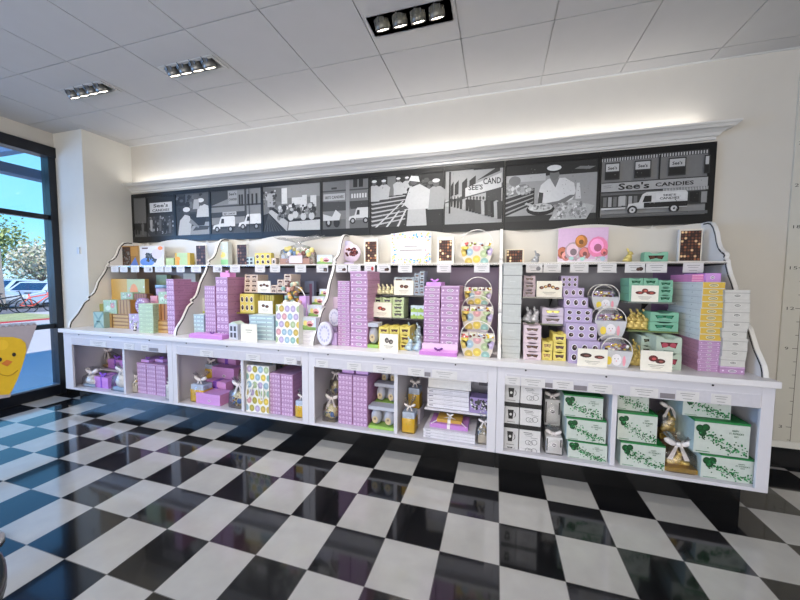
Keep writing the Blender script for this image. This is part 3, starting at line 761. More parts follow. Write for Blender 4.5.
def carton_stack(p0, p1, ptop, pbot, n, d, c, nx, desc, where, group, yf=None, z0=ZC, dark=(.2, .11, .08), name='egg_carton', dx=0):
    if yf is None: yf = yfront((p0+p1)/2, pbot, z0)
    zt = hit((p0+p1)/2, ptop, 1, yf).z; x0, x1 = row_w(p0, p1, yf, (z0+zt)/2); h = (zt-z0)/n
    pr = carton(x1-x0, d, h, c, nx, dark, name)
    for k in range(n):
        o = pr if k == 0 else dup(pr, (0, 0, 0))
        o.location = ((x0+x1)/2+random.uniform(-.002, .002), yf+.004*k, z0+k*h+.0003); o.rotation_euler = (0, 0, random.uniform(-.01, .01))
        pos = ['lower', 'upper'][k] if n == 2 else (ORD[k] if k < n-1 else 'topmost')
        tag(o, f'{desc} {where}' if n == 1 else f'{desc}, {pos}, {where}', 'carton', group)
    return x0, x1, yf, zt
def bow(m, x, y, z, s, c):
    for q in (-1, 1):
        m.blob((x+q*s*.55, y, z+s*.18), (s*.5, s*.22, s*.26), c, 8, 5, tilt=-q*.5)
        m.face([(x, y-s*.12, z), (x+q*s*.25, y-s*.14, z-s*.05), (x+q*s*.75, y-s*.2, z-s*1.15), (x+q*s*.4, y-s*.2, z-s*1.2)], c)
    m.blob((x, y-s*.1, z+s*.05), (s*.2, s*.2, s*.2), c, 8, 5)
def bunny(m, x, y, z, h, c, seated=False):           # moulded foil rabbit
    m.blob((x-h*.02, y, z+h*.22), (h*.27, h*.17, h*.23), c, 14, 9); m.blob((x+h*.05, y-h*.03, z+h*.42), (h*.19, h*.14, h*.18), c, 12, 8); m.blob((x+h*.10, y-h*.05, z+h*.64), (h*.155, h*.14, h*.135), c, 12, 8); m.blob((x+h*.22, y-h*.06, z+h*.60), (h*.07, h*.07, h*.06), c, 8, 6)
    for s in (-1, 1): m.blob((x-h*.02, y+s*h*.06, z+h*.84), (h*.055, h*.035, h*.17), c, 8, 6, tilt=-.35)
    for s in (-1, 1): m.blob((x+h*.16, y+s*h*.09, z+h*.05), (h*.13, h*.06, h*.05), c, 8, 5)
    m.blob((x-h*.27, y, z+h*.14), (h*.07, h*.07, h*.07), c, 8, 5)
def film(w, d, h, neck=.72, flare=.6):
    m = MB(); R = []
    for z, k in ((0, 1), (.02, 1.03), (.35, 1.0), (.52, .82), (.64, .5), (neck, .16), (neck+.04, .14), (.82, .34), (.92, flare), (1.0, flare*1.15)):
        r = []
        for q in range(20):
            t = 2*PI*q/20; a = .5 if k > .6 else 1
            cx, cy = math.cos(t), math.sin(t); cx = math.copysign(abs(cx)**a, cx); cy = math.copysign(abs(cy)**a, cy)
            j = 1+(.18 if k < .95 else .02)*math.sin(q*2.5*PI+z*7)*(1 if q % 2 else -1)
            r.append((w/2*k*cx*j, d/2+d/2*k*cy*j, z*h+(.03*h*math.sin(q*1.9) if z == 1 else 0)))
        R.append(r)
    m.rings(R, 1, smooth=True, cap1=False); return m
def cello(p0, p1, pt, pb, yf, d, kind, label, z0=None, group='cellophane gift bags in the base cabinets', rib=(.93, .90, .90)):
    if z0 is None: z0 = .2055
    zt = hit((p0+p1)/2, pt, 1, yf).z; x0, x1 = row_w(p0, p1, yf, (z0+zt)/2); w, h = x1-x0, zt-z0
    t = thing('cellophane_gift_bag', label, 'gift bag', ((x0+x1)/2, yf, z0+.001), group)
    c = MB(); D = d
    if kind == 'chick':
        c.box(-w*.43, w*.43, D*.10, D*.85, .004, h*.42, (.93, .76, .14)); c.box(-w*.41, w*.41, D*.12, D*.83, h*.42, h*.60, (.72, .77, .86))
        for u in (-.12, .12): c.ell(u*w, h*.26, w*.025, w*.03, D*.10-.001, (.2, .12, .05), 8)
        c.ell(0, h*.20, w*.05, w*.03, D*.10-.001, (.9, .45, .1), 8); nm = 'yellow_candy_pack'
    elif kind == 'floral':
        c.blob((0, D/2, h*.26), (w*.42, D*.4, h*.25), (.80, .75, .58), 12, 8); r = random.Random(int(p0))
        for k in range(46):
            a = r.uniform(0, 2*PI); f = r.uniform(-.8, .8); q = math.sqrt(1-f*f)
            c.blob((w*.42*q*math.cos(a), D/2+D*.42*q*math.sin(a), h*.26+h*.25*f), (w*.055, w*.05, w*.055), r.choice([(.82, .75, .55), (.30, .42, .66), (.55, .50, .30), (.86, .80, .70), (.70, .45, .40), (.45, .52, .36), (.55, .42, .35)]), 6, 4)
        c.blob((w*.18, D*.12, h*.24), (w*.13, w*.08, h*.10), (.25, .42, .70), 8, 5); nm = 'foil_egg_pile'
    elif kind == 'bunny':
        c.box(-w*.46, w*.46, D*.06, D*.94, .002, h*.13, (.72, .58, .28)); bunny(c, 0, D*.45, h*.13, h*.50, (.84, .72, .42)); c.blob((-w*.2, D*.4, h*.2), (w*.15, w*.12, h*.07), (.90, .78, .45)); c.blob((w*.22, D*.4, h*.2), (w*.14, w*.12, h*.07), (.90, .78, .45)); nm = 'gold_foil_rabbit'
    elif kind == 'mono':
        c.box(-w*.40, w*.40, D*.12, D*.88, .004, h*.66, (.86, .85, .85)); oval(c, 0, h*.36, w*.26, w*.26, D*.12-.001, (.12, .12, .12)); c.rect(-w*.38, -w*.32, .02, h*.6, D*.12-.001, (.15, .15, .15)); c.rect(w*.30, w*.36, h*.3, h*.6, D*.12-.001, (.15, .15, .15)); nm = 'white_coffee_pack'
    elif kind == 'plush':
        c.box(-w*.38, w*.38, D*.15, D*.85, .004, h*.12, (.70, .80, .92)); c.blob((0, D/2, h*.28), (w*.42, D*.4, h*.22), (.90, .88, .86)); c.blob((0, D*.42, h*.46), (w*.28, D*.3, h*.15), (.92, .90, .88))
        for s in (-1, 1): c.blob((s*w*.09, D*.45, h*.6), (w*.05, D*.08, h*.1), (.92, .90, .88))
        c.blob((0, D*.2, h*.42), (w*.05, D*.05, h*.03), (.45, .28, .2)); nm = 'white_rabbit_toy'
    elif kind == 'beige':
        c.box(-w*.36, w*.36, D*.15, D*.85, .004, h*.1, (.75, .60, .42)); bunny(c, 0, D*.5, h*.1, h*.6, (.80, .72, .62)); nm = 'beige_rabbit'
    else:
        c.box(-w*.38, w*.38, D*.15, D*.85, .004, h*.3, (.80, .76, .70)); r = random.Random(int(p0))
        for k in range(26): c.blob((r.uniform(-.34, .34)*w, D*r.uniform(.15, .85), h*r.uniform(.28, .55)), (w*.1, w*.1, w*.1), r.choice([(.85, .82, .76), (.62, .60, .55), (.80, .70, .50), (.90, .88, .86)]), 7, 5)
        nm = 'wrapped_candies'
    c.build(nm, FOIL if kind in ('bunny',) else PAPER, t)
    film(w*.98, D*.98, h).build('cellophane', CELLO, t)
    b = MB(); bow(b, 0, D*.40, h*.73, w*.42, rib); b.build('ribbon_bow', CLOTH, t)
    return t
def tray_bow_box(p0, p1, pt, pb, yf, d, label, z0=None, open_=False):     # lilac box with a satin bow
    if z0 is None: z0 = .2055
    zt = hit((p0+p1)/2, pt, 1, yf).z; x0, x1 = row_w(p0, p1, yf, (z0+zt)/2); w, h = x1-x0, zt-z0
    t = thing('bow_gift_box', label, 'gift box', ((x0+x1)/2, yf, z0+.0005), 'lilac gift boxes with bows')
    hb = h*.72
    m = MB(); m.box(-w/2, w/2, 0, d, 0, hb*.66, (.76, .52, .84)); m.build('box_base', PAPER, t, .001)
    m = MB(); m.box(-w/2-.002, w/2+.002, -.002, d+.002, hb*.66, hb, (.80, .56, .87), top=(.86, .64, .90)); m.build('lid', PAPER, t, .001)
    m = MB(); m.box(-w*.045, w*.045, -.004, d+.004, .002, hb+.002, (.56, .34, .80)); bow(m, 0, d*.12, hb+h*.12, h*.26+w*.06, (.58, .36, .84)); m.build('ribbon_bow', CLOTH, t)
    return t
def shelf_glass(p0, p1, py, yf, label, col=(.12, .12, .12), th=.012):
    z = hit((p0+p1)/2, py, 1, yf).z; x0, x1 = row_w(p0, p1, yf, z)
    t = thing('tier_shelf', label, 'shelf', (0, 0, 0), 'small tier shelves between counter and header')
    MB().box(x0, x1, yf, .944, z-th, z, col).build('shelf_board', GLOSS, t, .001)
    for x in (x0+.02, x1-.02): MB().prism([(.80, z-th), (.944, z-th), (.944, z-th-.09)], x-.004, x+.004, (.2, .2, .2), axis='x').build('bracket', METAL, t)
    return z, x0, x1
def riser(steps, label, col=(.86, .84, .86), y_end=.80, top=ZC):  # steps: (p0, p1, y, z)
    t = thing('stepped_riser', label, 'display riser', (0, 0, 0), 'stepped risers under displays')
    m = MB(); st = sorted(steps, key=lambda q: q[2])
    for i, (a, b, y, z) in enumerate(st):
        ye = st[i+1][2] if i+1 < len(st) else y_end
        if z-top > .003: m.box(a, b, y, ye-.0005, top, z, col)
    m.build('steps', PAINT, t); return t
def sign(p0, p1, pt, pb, label, yf, z0=None, **k):
    return slab('product_card', label, 'sign card', p0, p1, pt, pb, yf, .004, signcard(**k), z0=z0, group='product cards among the displays', lean=0)
# ================================================================ HEADER SHELF
ZH = 1.5905; YH = .78
def H(name, label, cat, p0, p1, pt, draw, d=.03, col=WHITE, y=YH, mat=PAPER): return slab(name, label, cat, p0, p1, pt, 262, y, d, draw, mat, col, 'samples along the header shelf', z0=ZH)
def golden(p): p.R(0, 0, 1, 1, (.62, .46, .22)).R(.08, .05, .55, .95, (.30, .18, .12)).grain(40, .1, .08, .5, .9, .1, .5, .04).P([(.5, .02), (.95, .02), (.8, .45)], (.35, .48, .78)).R(.55, .5, .95, .95, (.70, .52, .25))
H('candy_assortment_box', 'opened golden box with dark candies at the left end of the header', 'box', 121, 139, 246, golden, .03, (.80, .70, .5))
def berry(p): p.R(0, 0, 1, 1, (.86, .85, .86)).E(.3, .2, .3, .22, (.40, .56, .84)).grain(50, .25, .25, .75, .6, .12, .4, .04).E(.72, .6, .22, .26, (.84, .80, .84)).R(.1, .86, .35, .93, (.35, .22, .2)).E(.86, .88, .1, .1, (.93, .55, .30))
H('picture_card', 'white picture card with a bowl of dark candies and blue patch', 'picture card', 140, 164, 246, berry, .006)
def grn(p): p.R(0, 0, 1, 1, (.66, .76, .50)).R(.1, .1, .9, .9, (.72, .80, .58))
def grnb(p): p.R(0, 0, 1, 1, (.70, .80, .60)).R(.0, 0, .14, 1, (.82, .66, .25)).R(.84, 0, 1, 1, (.84, .68, .28)).R(.14, 0, .3, .55, (.90, .60, .15)).E(.2, .55, .16, .16, (.92, .62, .16))
H('green_box', 'small plain green box on the header shelf', 'box', 166, 174, 258, grn, .05, (.6, .7, .45))
H('ribboned_green_box', 'green box with gold ribbon and gold edge on the header', 'box', 175, 190, 253, grnb, .06, (.75, .65, .3))
dk = ((.22, .12, .10), (.16, .08, .06), (.30, .17, .12), (.45, .30, .24))
H('chocolate_assortment', 'dark chocolate assortment tray beside the second scalloped divider', 'chocolate box', 196, 206, 245, assort(dk, (.9, .86, .78), 4, .03), .025)
def pastel(p): p.R(0, 0, 1, 1, (.80, .84, .82)).R(0, 0, 1, .25, (.58, .84, .66)).E(.55, .45, .25, .12, (.92, .86, .55)).E(.4, .75, .25, .1, (.72, .82, .86)).grain(10, .1, .5, .9, .9, .75, .95, .05)
H('pastel_gift_bag', 'tall pastel bag with green base on the header', 'gift bag', 216, 228, 242, pastel, .06, (.82, .84, .82))
H('chocolate_assortment', 'dark chocolate assortment tray right of the pastel bag', 'chocolate box', 237, 247, 244, assort(dk, (.9, .86, .78), 4, .03), .025)
def hs(p): p.R(0, 0, 1, 1, (.76, .82, .82)); [p.R(.15+.42*i, .15+.42*j, .42+.42*i, .42+.42*j, (.25, .25, .28)) for i in (0, 1) for j in (0, 1)]
H('house_box', 'tiny pale blue house box on the header', 'box', 245, 254, 257, hs, .04, (.76, .82, .82))
H('egg_box', 'yellow box with six dark egg windows on the header', 'box', 255, 271, 253, eggwin(3, 2, (.88, .81, .42)), .05, (.88, .81, .42))
H('small_egg_box', 'small beige box beside the yellow egg box on header', 'box', 271.5, 276, 258, eggwin(1, 1, (.80, .74, .68)), .05, (.80, .74, .68))
# cellophane platter
t = thing('cellophane_platter', 'large round cellophane platter of mixed treats on the header', 'gift basket', (xa(296, YH, 1.7), YH, ZH), 'samples along the header shelf')
m = MB(); r = random.Random(3)
m.box(-.20, .16, .0, .07, 0, .07, (.68, .52, .46)); m.box(-.08, .08, -.008, 0, .02, .10, (.86, .80, .84))
for k in range(26): m.blob((r.uniform(-.19, .19), r.uniform(.0, .08), r.uniform(.06, .18)), (.028, .02, .03), r.choice([(.75, .84, .72), (.86, .64, .66), (.55, .70, .90), (.92, .86, .55), (.55, .30, .22), (.9, .9, .9)]), 7, 5)
m.build('treats', PAPER, t)
m = film(.44, .095, .31, flare=1.2); m.build('cellophane', CELLO, t)
H('meadow_box', 'meadow print egg box on the header left of middle divider', 'box', 317, 332, 255, scene_box, .05)
# lilac heart box, open
t = thing('round_candy_box', 'open round lilac box showing dark candies on the header', 'box', (xa(349, YH, 1.7), YH, ZH), 'samples along the header shelf')
m = MB(); m.lathe([(.001, 0), (.05, 0), (.05, .022), (.001, .022)], 0, 0, (.82, .76, .90), 24); m.build('box_base', PAPER, t)
m = MB(); m.lathe([(.001, -.008), (.072, -.008), (.072, .012), (.001, .012)], -.045, .055, (.80, .78, .90), 28, ax='y', cz=.175); m.build('lid', PAPER, t)
m = MB(); m.lathe([(.001, -.01), (.095, -.01), (.095, .012), (.001, .012)], .02, .02, (.88, .82, .90), 28, ax='y', cz=.118); r = random.Random(5)
for i, v in enumerate(m.v): m.v[i] = (v[0], v[1], max(.0225, .118+(v[2]-.118)*.95))
m.build('tray', PAPER, t)
m = MB()
for k in range(40):
    a, q = r.uniform(0, 2*PI), math.sqrt(r.random())*.07; m.blob((.02+q*math.cos(a)*1.0, .008, .125+q*.62*math.sin(a)), (.014, .008, .012), r.choice([(.30, .12, .14), (.42, .18, .20), (.22, .1, .1), (.6, .35, .3)]), 6, 4)
m.build('candies', GLOSS, t)
mx = ((.30, .16, .10), (.42, .24, .15), (.25, .12, .08), (.62, .42, .28), (.86, .72, .56))
H('chocolate_assortment', 'white framed chocolate assortment left of the egg bordered sign', 'chocolate box', 364, 378, 239, assort(mx, (.92, .90, .84), 5, .10), .03)
def esign(p):
    p.R(0, 0, 1, 1, (.92, .90, .88)); r = random.Random(9)
    for k in range(90):
        s = r.random(); u, v = (r.random(), r.choice([r.uniform(.03, .17), r.uniform(.83, .97)])) if s < .6 else (r.choice([r.uniform(.03, .14), r.uniform(.86, .97)]), r.random()*.94+.03)
        p.ell(min(.97, max(.03, u))*p.w, v*p.h, .024*p.w, .036*p.w*.8, -.0009-.0001*k/10, r.choice([(.45, .70, .86), (.92, .72, .50), (.70, .82, .60), (.90, .66, .70), (.95, .86, .50), (.75, .70, .86), (.35, .60, .80)]), 8, r.random()*3)
    p.R(.34, .56, .66, .595, (.62, .6, .6)).R(.22, .43, .78, .47, (.60, .58, .58))
H('egg_bordered_sign', 'wide white sign with pastel egg border on the header', 'sign', 391, 431, 233, esign, .012)
H('chocolate_assortment', 'white framed chocolate assortment right of the egg bordered sign', 'chocolate box', 437, 454, 237, assort(mx, (.93, .91, .84), 5, .12), .03)
H('chocolate_assortment', 'small wide chocolate box on the header right of the fourth divider', 'chocolate box', 505, 524, 249, assort(mx, (.90, .86, .78), 6, .08), .03)
def bun(px, h, c, label, y=YH, z=ZH, group='foil rabbits on the header', s=1):
    t = thing('foil_rabbit', label, 'chocolate rabbit', (xa(px, y, z+.05), y, z), group); m = MB(); bunny(m, 0, .02, 0, h, c); m.build('body', FOIL, t); return t
bun(536, .115, (.66, .67, .69), 'silver foil rabbit standing on the header')
def orn(p):
    p.R(0, 0, 1, 1, (.86, .72, .84)).R(0, 0, 1, .12, (.92, .86, .90)).R(0, .0, 1, .06, (.95, .93, .95))
    for u, v, r, c in ((.10, .30, .13, (.62, .36, .26)), (.17, .2, .10, (.80, .52, .50)), (.32, .34, .2, (.72, .62, .66)), (.47, .62, .14, (.70, .45, .22)), (.55, .28, .13, (.70, .42, .40)), (.8, .45, .22, (.92, .52, .68)), (.93, .30, .08, (.75, .4, .42))):
        p.E(u, v, r*.9, r*1.35, c); p.E(u-.02, v+.03, r*.62, r*.95, tuple(min(1, q*1.25) for q in c)); p.E(u, v-.02, r*.35, r*.5, tuple(q*.7 for q in c))
    p.grain(16, .1, .06, .95, .2, .6, .95, .022); p.E(.28, .14, .05, .05, (.65, .82, .80)).E(.5, .12, .05, .05, (.66, .88, .82)).E(.9, .12, .05, .06, (.70, .80, .85))
H('ornament_poster', 'pink poster of decorated candy baubles on the header', 'poster', 558, 608, 228, orn, .008)
bun(629, .12, (.86, .78, .46), 'gold foil rabbit standing on the header near the pink poster')
t = carton(.16, .07, .085, (.52, .74, .63), 1); t.location = (xa(656, YH, 1.63), YH, ZH); tag(t, 'mint green egg carton on the header near the right end', 'carton', 'samples along the header shelf')
H('chocolate_assortment', 'tall chocolate assortment box at the right end of the header', 'chocolate box', 679, 702, 229, assort(((.24, .13, .09), (.18, .09, .07), (.35, .2, .14), (.80, .64, .48), (.5, .3, .2)), (.88, .84, .78), 6, .05), .03)
# egg basket sample
def egg_basket(p0, p1, pt_rim, pb, yf, label, z0=None, kind='egg', d=.12, hoop=1.0, group='egg print baskets with hoop handles'):
    if z0 is None: z0 = hit((p0+p1)/2, pb, 1, yf).z
    zr = hit((p0+p1)/2, pt_rim, 1, yf).z; x0, x1 = row_w(p0, p1, yf, zr); w, h = x1-x0, zr-z0
    t = thing('hoop_basket', label, 'basket', ((x0+x1)/2, yf, z0+.0006), group)
    prof = [(-w/2*.72, 0), (w/2*.72, 0), (w/2*.86, h*.3), (w/2*.97, h*.7), (w/2, h), (-w/2, h), (-w/2*.97, h*.7), (-w/2*.86, h*.3)]
    c = (.82, .78, .73) if kind == 'egg' else (.78, .78, .80)
    MB().prism(prof, 0, d, c, axis='y').build('basket_body', PAPER, t, .001)
    p = MB()
    if kind == 'egg':
        E_ = [(-.40, .62, 0), (-.22, .66, 1), (.0, .90, 2), (.0, .26, 5), (.22, .55, 3), (.40, .66, 4), (-.24, .14, 0), (.24, .12, 6), (-.36, .95, 5), (.3, .95, 3)]
        for u, v, k in E_:
            pts = []
            for q in range(14):
                a = 2*PI*q/14; X, Z = u*w+.12*w*math.cos(a), v*h+.215*h*math.sin(a)
                Z = max(.004, min(h-.003, Z)); lim = w/2*(.72+.28*min(1, Z/h*1.3)**.8)-.003; X = max(-lim, min(lim, X)); pts.append((X, -.0008, Z))
            p.face(pts, EGGC[k]); p.ell(u*w*.97, min(h*.9, max(.1*h, v*h)), .05*w, .07*h, -.0016, tuple(min(1, q*1.15) for q in EGGC[k]), 8)
    else:
        p.ell(-w*.24, h*.38, w*.10, h*.26, -.0008, (.95, .85, .3)); p.ell(.0, h*.45, w*.16, h*.36, -.0008, (.92, .91, .93)); p.ell(w*.24, h*.4, w*.05, h*.32, -.0008, (.93, .62, .68))
        for u in (-.05, .05): p.ell(u*w, h*.52, w*.012, h*.04, -.0014, (.3, .25, .3), 8)
        p.ell(0, h*.38, w*.02, h*.03, -.0014, (.9, .5, .55), 8)
    p.build('printed_front', PAPER, t)
    hh = w*.58*hoop
    for s in ((.004, d-.004) if kind == 'clear' else (.004,)):
        hd = MB(); hd.tube([(w/2*math.cos(a)*.985, s, h*.85+hh*max(0, math.sin(a))**.8+ (0)) for a in [PI*k/18 for k in range(19)]], .004 if kind == 'egg' else .0035, (.90, .88, .86), 6)
        hd.build('hoop_handle', GLOSS, t)
    g = MB(); r = random.Random(int(p0*7+pb)); n = 4
    if kind == 'egg':
        for k in range(n):
            x = -w*.36+w*.24*k; cc = [(.86, .42, .40), (.72, .78, .42), (.72, .78, .86), (.95, .82, .30)][k]
            g.box(x-w*.10, x+w*.10, .008, d*.5, h, h+w*.13, (.88, .86, .82)); 
            for q in range(6): g.blob((x+r.uniform(-.08, .08)*w, .004, h+w*r.uniform(.01, .10)), (w*.04, .008, w*.035), r.choice([cc, cc, (.95, .93, .9), (.5, .3, .25)]), 7, 5)
    else:
        for q in range(20): g.blob((r.uniform(-.38, .38)*w, r.uniform(.01, d*.4), h+w*r.uniform(.01, .2)), (w*.06, .014, w*.05), r.choice([(.93, .92, .90), (.9, .88, .84), (.86, .72, .30), (.62, .42, .5), (.35, .2, .15), (.92, .80, .40)]), 7, 5)
        g.box(-w*.4, w*.4, d*.5, d*.55, h, h+w*.22, (.74, .66, .84))
    g.build('wrapped_treats', GLOSS, t)
    if kind == 'clear':
        f = MB(); R = []
        for z, k in ((h+.001, .98), (h+w*.12, .95), (h+w*.26, .8), (h+w*.36, .5)): R.append([(w/2*k*math.cos(a), d/2+d/2*k*math.sin(a), z) for a in [2*PI*q/16 for q in range(16)]])
        f.rings(R, 1, cap0=False).build('cellophane', CELLO, t)
    return t
egg_basket(460.5, 493.5, 246, 265, YH, 'egg print hoop basket on the header shelf', z0=ZH, hoop=1.0, d=.1)

# ================================================================ PRICE TAGS under the header shelf
TAGS = [(111, 118.5, 0, 'white price tag at the far left end of the header shelf'), (120, 127.5, 0, 'white price tag under the opened golden box'), (131, 139, 0, 'white price tag under the left of the blue patch picture card'), (144, 152.5, 4, 'white price tag under the right of the picture card'),
        (155, 163.5, 0, 'white price tag left of the small green box'), (164.5, 171.5, 0, 'white price tag under the small green box'), (176.5, 184.5, 0, 'white price tag under the ribboned green box'), (191, 201, 0, 'white price tag left of the second divider'),
        (213, 222, 4, 'white price tag with grey picture under the pastel bag'), (230, 240, 0, 'white price tag under the second dark chocolate tray'), (255, 265, 0, 'white price tag under the yellow egg box'), (270, 280, 0, 'white price tag right of the yellow egg box'), (295, 306, 0, 'white price tag under the cellophane platter'), (316.5, 328, 2, 'white price tag with dark picture under the meadow box'),
        (336, 347, 1, 'price tag with brown picture right of the middle divider'), (348, 360.5, 0, 'wide price tag under the open lilac box'), (364.5, 375, 3, 'price tag with red spot under the white framed assortment'), (377, 390.5, 1, 'price tag with brown shapes left of the egg sign'), (398, 412, 0, 'white price tag under the egg bordered sign'), (437, 451, 0, 'white price tag above the tall lilac stacks'), (474, 489.5, 0, 'white price tag under the header hoop basket'),
        (504, 520, 0, 'white price tag above the silver boxes'), (526, 542.5, 4, 'price tag with rabbit picture under the silver rabbit'), (543.5, 561, 0, 'white price tag right of the rabbit picture tag'), (570, 588.5, 0, 'white price tag under the left of the pink poster'), (597.5, 616.5, 0, 'white price tag under the right end of the pink poster'), (625, 645, 1, 'price tag with brown rabbits under the gold rabbit'), (646, 667, 0, 'white price tag under the mint carton'), (683, 703.5, 0, 'white price tag under the rightmost chocolate box')]
for a, b, k, l in TAGS:
    y = .5843; zt, zb = 1.577, 1.508
    x0, x1 = row_w(a, b, y, 1.54)
    t = thing('price_tag', l, 'price tag', ((x0+x1)/2, y, zb), 'price tags under the header shelf')
    MB().box(-(x1-x0)/2, (x1-x0)/2, 0, .0015, 0, zt-zb, (.90, .89, .87)).build('card', PAPER, t)
    p = Pic(x1-x0, zt-zb); tagprint(k)(p); o = p.build('print', PAPER, t); o.location = (-(x1-x0)/2, -.0003, 0); t.rotation_euler.x = 0

# ================================================================ BAY 1 (left)
GK = 'gold and green boxes on the left counter'
def B(name, label, cat, p0, p1, pt, pb, d, draw, col, yf=None, z0=ZC, group=None, mat=PAPER):
    if yf is None: yf = yfront((p0+p1)/2, pb, z0)
    return slab(name, label, cat, p0, p1, pt, pb, yf, d, draw, mat, col, group, z0)
def bigold(p): p.R(0, 0, 1, 1, (.82, .66, .36)).R(.48, .3, 1, 1, (.72, .76, .58)).E(.68, .7, .12, .2, (.90, .60, .40)).grain(24, .5, .35, .97, .95, .6, .9, .02)
B('large_gold_box', 'large gold box with green floral print standing at the back left', 'box', 112, 145.5, 279, 0, .05, bigold, (.76, .62, .34), yf=.62, group=GK)
def gfl(p): p.R(0, 0, 1, 1, (.66, .76, .64)).E(.7, .6, .16, .2, (.82, .55, .55)).E(.35, .4, .2, .2, (.80, .86, .78)).grain(20, .05, .05, .95, .95, .5, .9, .04)
def stripes(n, c=(.70, .55, .33), d_=(.42, .30, .18)):
    def f(p):
        p.R(0, 0, 1, 1, c)
        for k in range(n): p.R((k+.8)/n, 0, (k+1)/n, 1, d_)
    return f
# support crate rows: lower row stands on the counter, upper row stands on it
def place(name, label, cat, x0, x1, z0, z1, yf, d, draw, col, group=None, mat=PAPER):
    t = thing(name, label, cat, ((x0+x1)/2, yf, z0+.0004), group); w, h = x1-x0, z1-z0
    MB().box(-w/2, w/2, 0, d, 0, h-.0008, col).build('body', mat, t, .0006)
    if draw: p = Pic(w, h-.0008); draw(p); o = p.build('print', mat, t); o.location = (-w/2, -.0003, 0)
    return t
yb = .36; X = lambda p, y=.36, z=1.0: xa(p, y, z)
Z = lambda py, px=120, y=.36: hit(px, py, 1, y).z
zl = Z(314)
def wood(p):
    p.R(0, 0, 1, 1, (.80, .58, .24))
    for k in range(5): p.R(0, .2*k+.14, 1, .2*k+.19, (.45, .28, .12))
for i, (a, b) in enumerate([(104.5, 108.4), (108.6, 112.6)]):
    place('gold_book_box', f'upright gold box in the lower row, {["leftmost", "second"][i]}, beside the teal gift', 'box', X(a), X(b), ZC, zl, yb, .12, stripes(1), (.76, .54, .22), GK)
hh = (zl-ZC)/4
for k in range(4): place('gold_flat_box', f'flat gold box, {ORD[k]} of the front left pile of four', 'box', X(113), X(128.5), ZC+hh*k, ZC+hh*(k+1), yb, .13, stripes(1) if 0 else (lambda p: p.R(0, 0, 1, 1, (.72, .58, .36)).R(0, .75, 1, .95, (.46, .28, .12)).R(0, .35, 1, .42, (.9, .74, .44))), (.78, .58, .26), GK)
place('green_floral_box', 'green floral box standing on two upright gold boxes', 'box', X(104), X(117), zl, Z(300.5), yb, .10, gfl, (.64, .74, .60), GK)
for i in range(4): place('gold_book_box', f'upright gold striped box above the flat pile, {["leftmost", "second from left", "third from left", "rightmost"][i]} of four', 'box', X(117.3+3.2*i), X(120.3+3.2*i), zl, Z(300), yb+.01, .12, stripes(1), (.74, .54, .26), GK)
place('olive_box', 'olive box peeking out behind the teal gift', 'box', X(99.5, .50), X(105, .50), ZC, Z(304, 103, .50), .50, .06, None, (.62, .62, .36), GK)
tg = place('teal_gift_box', 'teal wrapped gift with crossed ribbon at the left end', 'gift box', X(93.5, .30), X(103.5, .30), ZC, Z(312, 98, .30), .30, .07, lambda p: p.R(0, 0, 1, 1, (.62, .72, .68)).P([(0, .0), (.12, 0), (1, .9), (1, 1), (.9, 1), (0, .12)], (.44, .58, .56)).P([(1, 0), (1, .1), (.12, 1), (0, 1), (0, .92), (.9, 0)], (.5, .62, .6)), (.58, .68, .64), GK)
m = MB(); bow(m, .0, -.01, .07, .025, (.42, .55, .55)); m.build('ribbon_bow', CLOTH, tg)
y2 = .52; zz = lambda py: hit(130, py, 1, y2).z
place('kraft_riser_box', 'brown striped box behind the gold rows', 'box', X(121, y2), X(147, y2), ZC, zz(300), y2, .09, stripes(7, (.58, .44, .30), (.34, .24, .16)), (.6, .42, .22), GK)
place('green_floral_box', 'small green floral box above the brown striped box', 'box', X(121.5, y2), X(133.5, y2), zz(300), zz(292.5), y2, .08, gfl, (.66, .76, .62), GK)
place('brown_striped_box', 'brown striped box right of the small green floral box', 'box', X(134, y2), X(146.5, y2), zz(300), zz(293.5), y2+.01, .08, stripes(5, (.60, .40, .28), (.34, .2, .14)), (.5, .34, .2), GK)
# purple stack with round tin, panda
y3 = .36; q0 = hit(134, 314, 1, y3).z; hh = (q0-ZC)/3
for k in range(3): place('small_purple_box', f'small purple patterned box, {["lowest", "middle", "topmost"][k]} under the round tin', 'box', X(129), X(141), ZC+hh*k, ZC+hh*(k+1), y3, .1, lambda p: p.R(0, 0, 1, 1, (.74, .66, .80)).grain(16, .05, .15, .95, .85, .5, .95, .05), (.72, .64, .78), 'purple patterned boxes')
t = thing('round_tin', 'round purple patterned tin standing on small boxes', 'tin', (X(140.5), y3+.01, q0+.0006), None)
m = MB(); rr = (hit(140, 298, 1, y3).z-q0)/2
m.lathe([(.001, -.0), (rr, 0), (rr, -.05), (.001, -.05)], 0, 0, (.66, .52, .66), 28, ax='y', cz=rr); m.build('tin_body', GLOSS, t)
m = MB()
for k in range(14): a = 2*PI*k/14; m.ell(rr*.72*math.cos(a), rr+rr*.72*math.sin(a), rr*.12, rr*.12, -.0026, (.82, .72, .82), 8)
for k in range(7): a = 2*PI*k/7; m.ell(rr*.35*math.cos(a), rr+rr*.35*math.sin(a), rr*.11, rr*.11, -.0026, (.50, .36, .52), 8)
m.build('printed_lid', GLOSS, t)
t = thing('panda_toy', 'tiny black and white toy standing before the purple boxes', 'toy', (X(136, .30), .29, ZC), None)
m = MB(); m.blob((0, 0, .028), (.016, .014, .028), (.93, .92, .9)); m.blob((0, 0, .068), (.017, .015, .017), (.93, .92, .9))
for s in (-1, 1): m.blob((s*.013, 0, .084), (.006, .005, .006), .08, 8, 5); m.blob((s*.007, -.013, .07), (.004, .003, .005), .08, 8, 5); m.blob((s*.016, -.004, .036), (.006, .007, .014), .08, 8, 5); m.blob((s*.009, -.006, .007), (.009, .011, .008), .08, 8, 5)
m.build('body', MATTE, t)
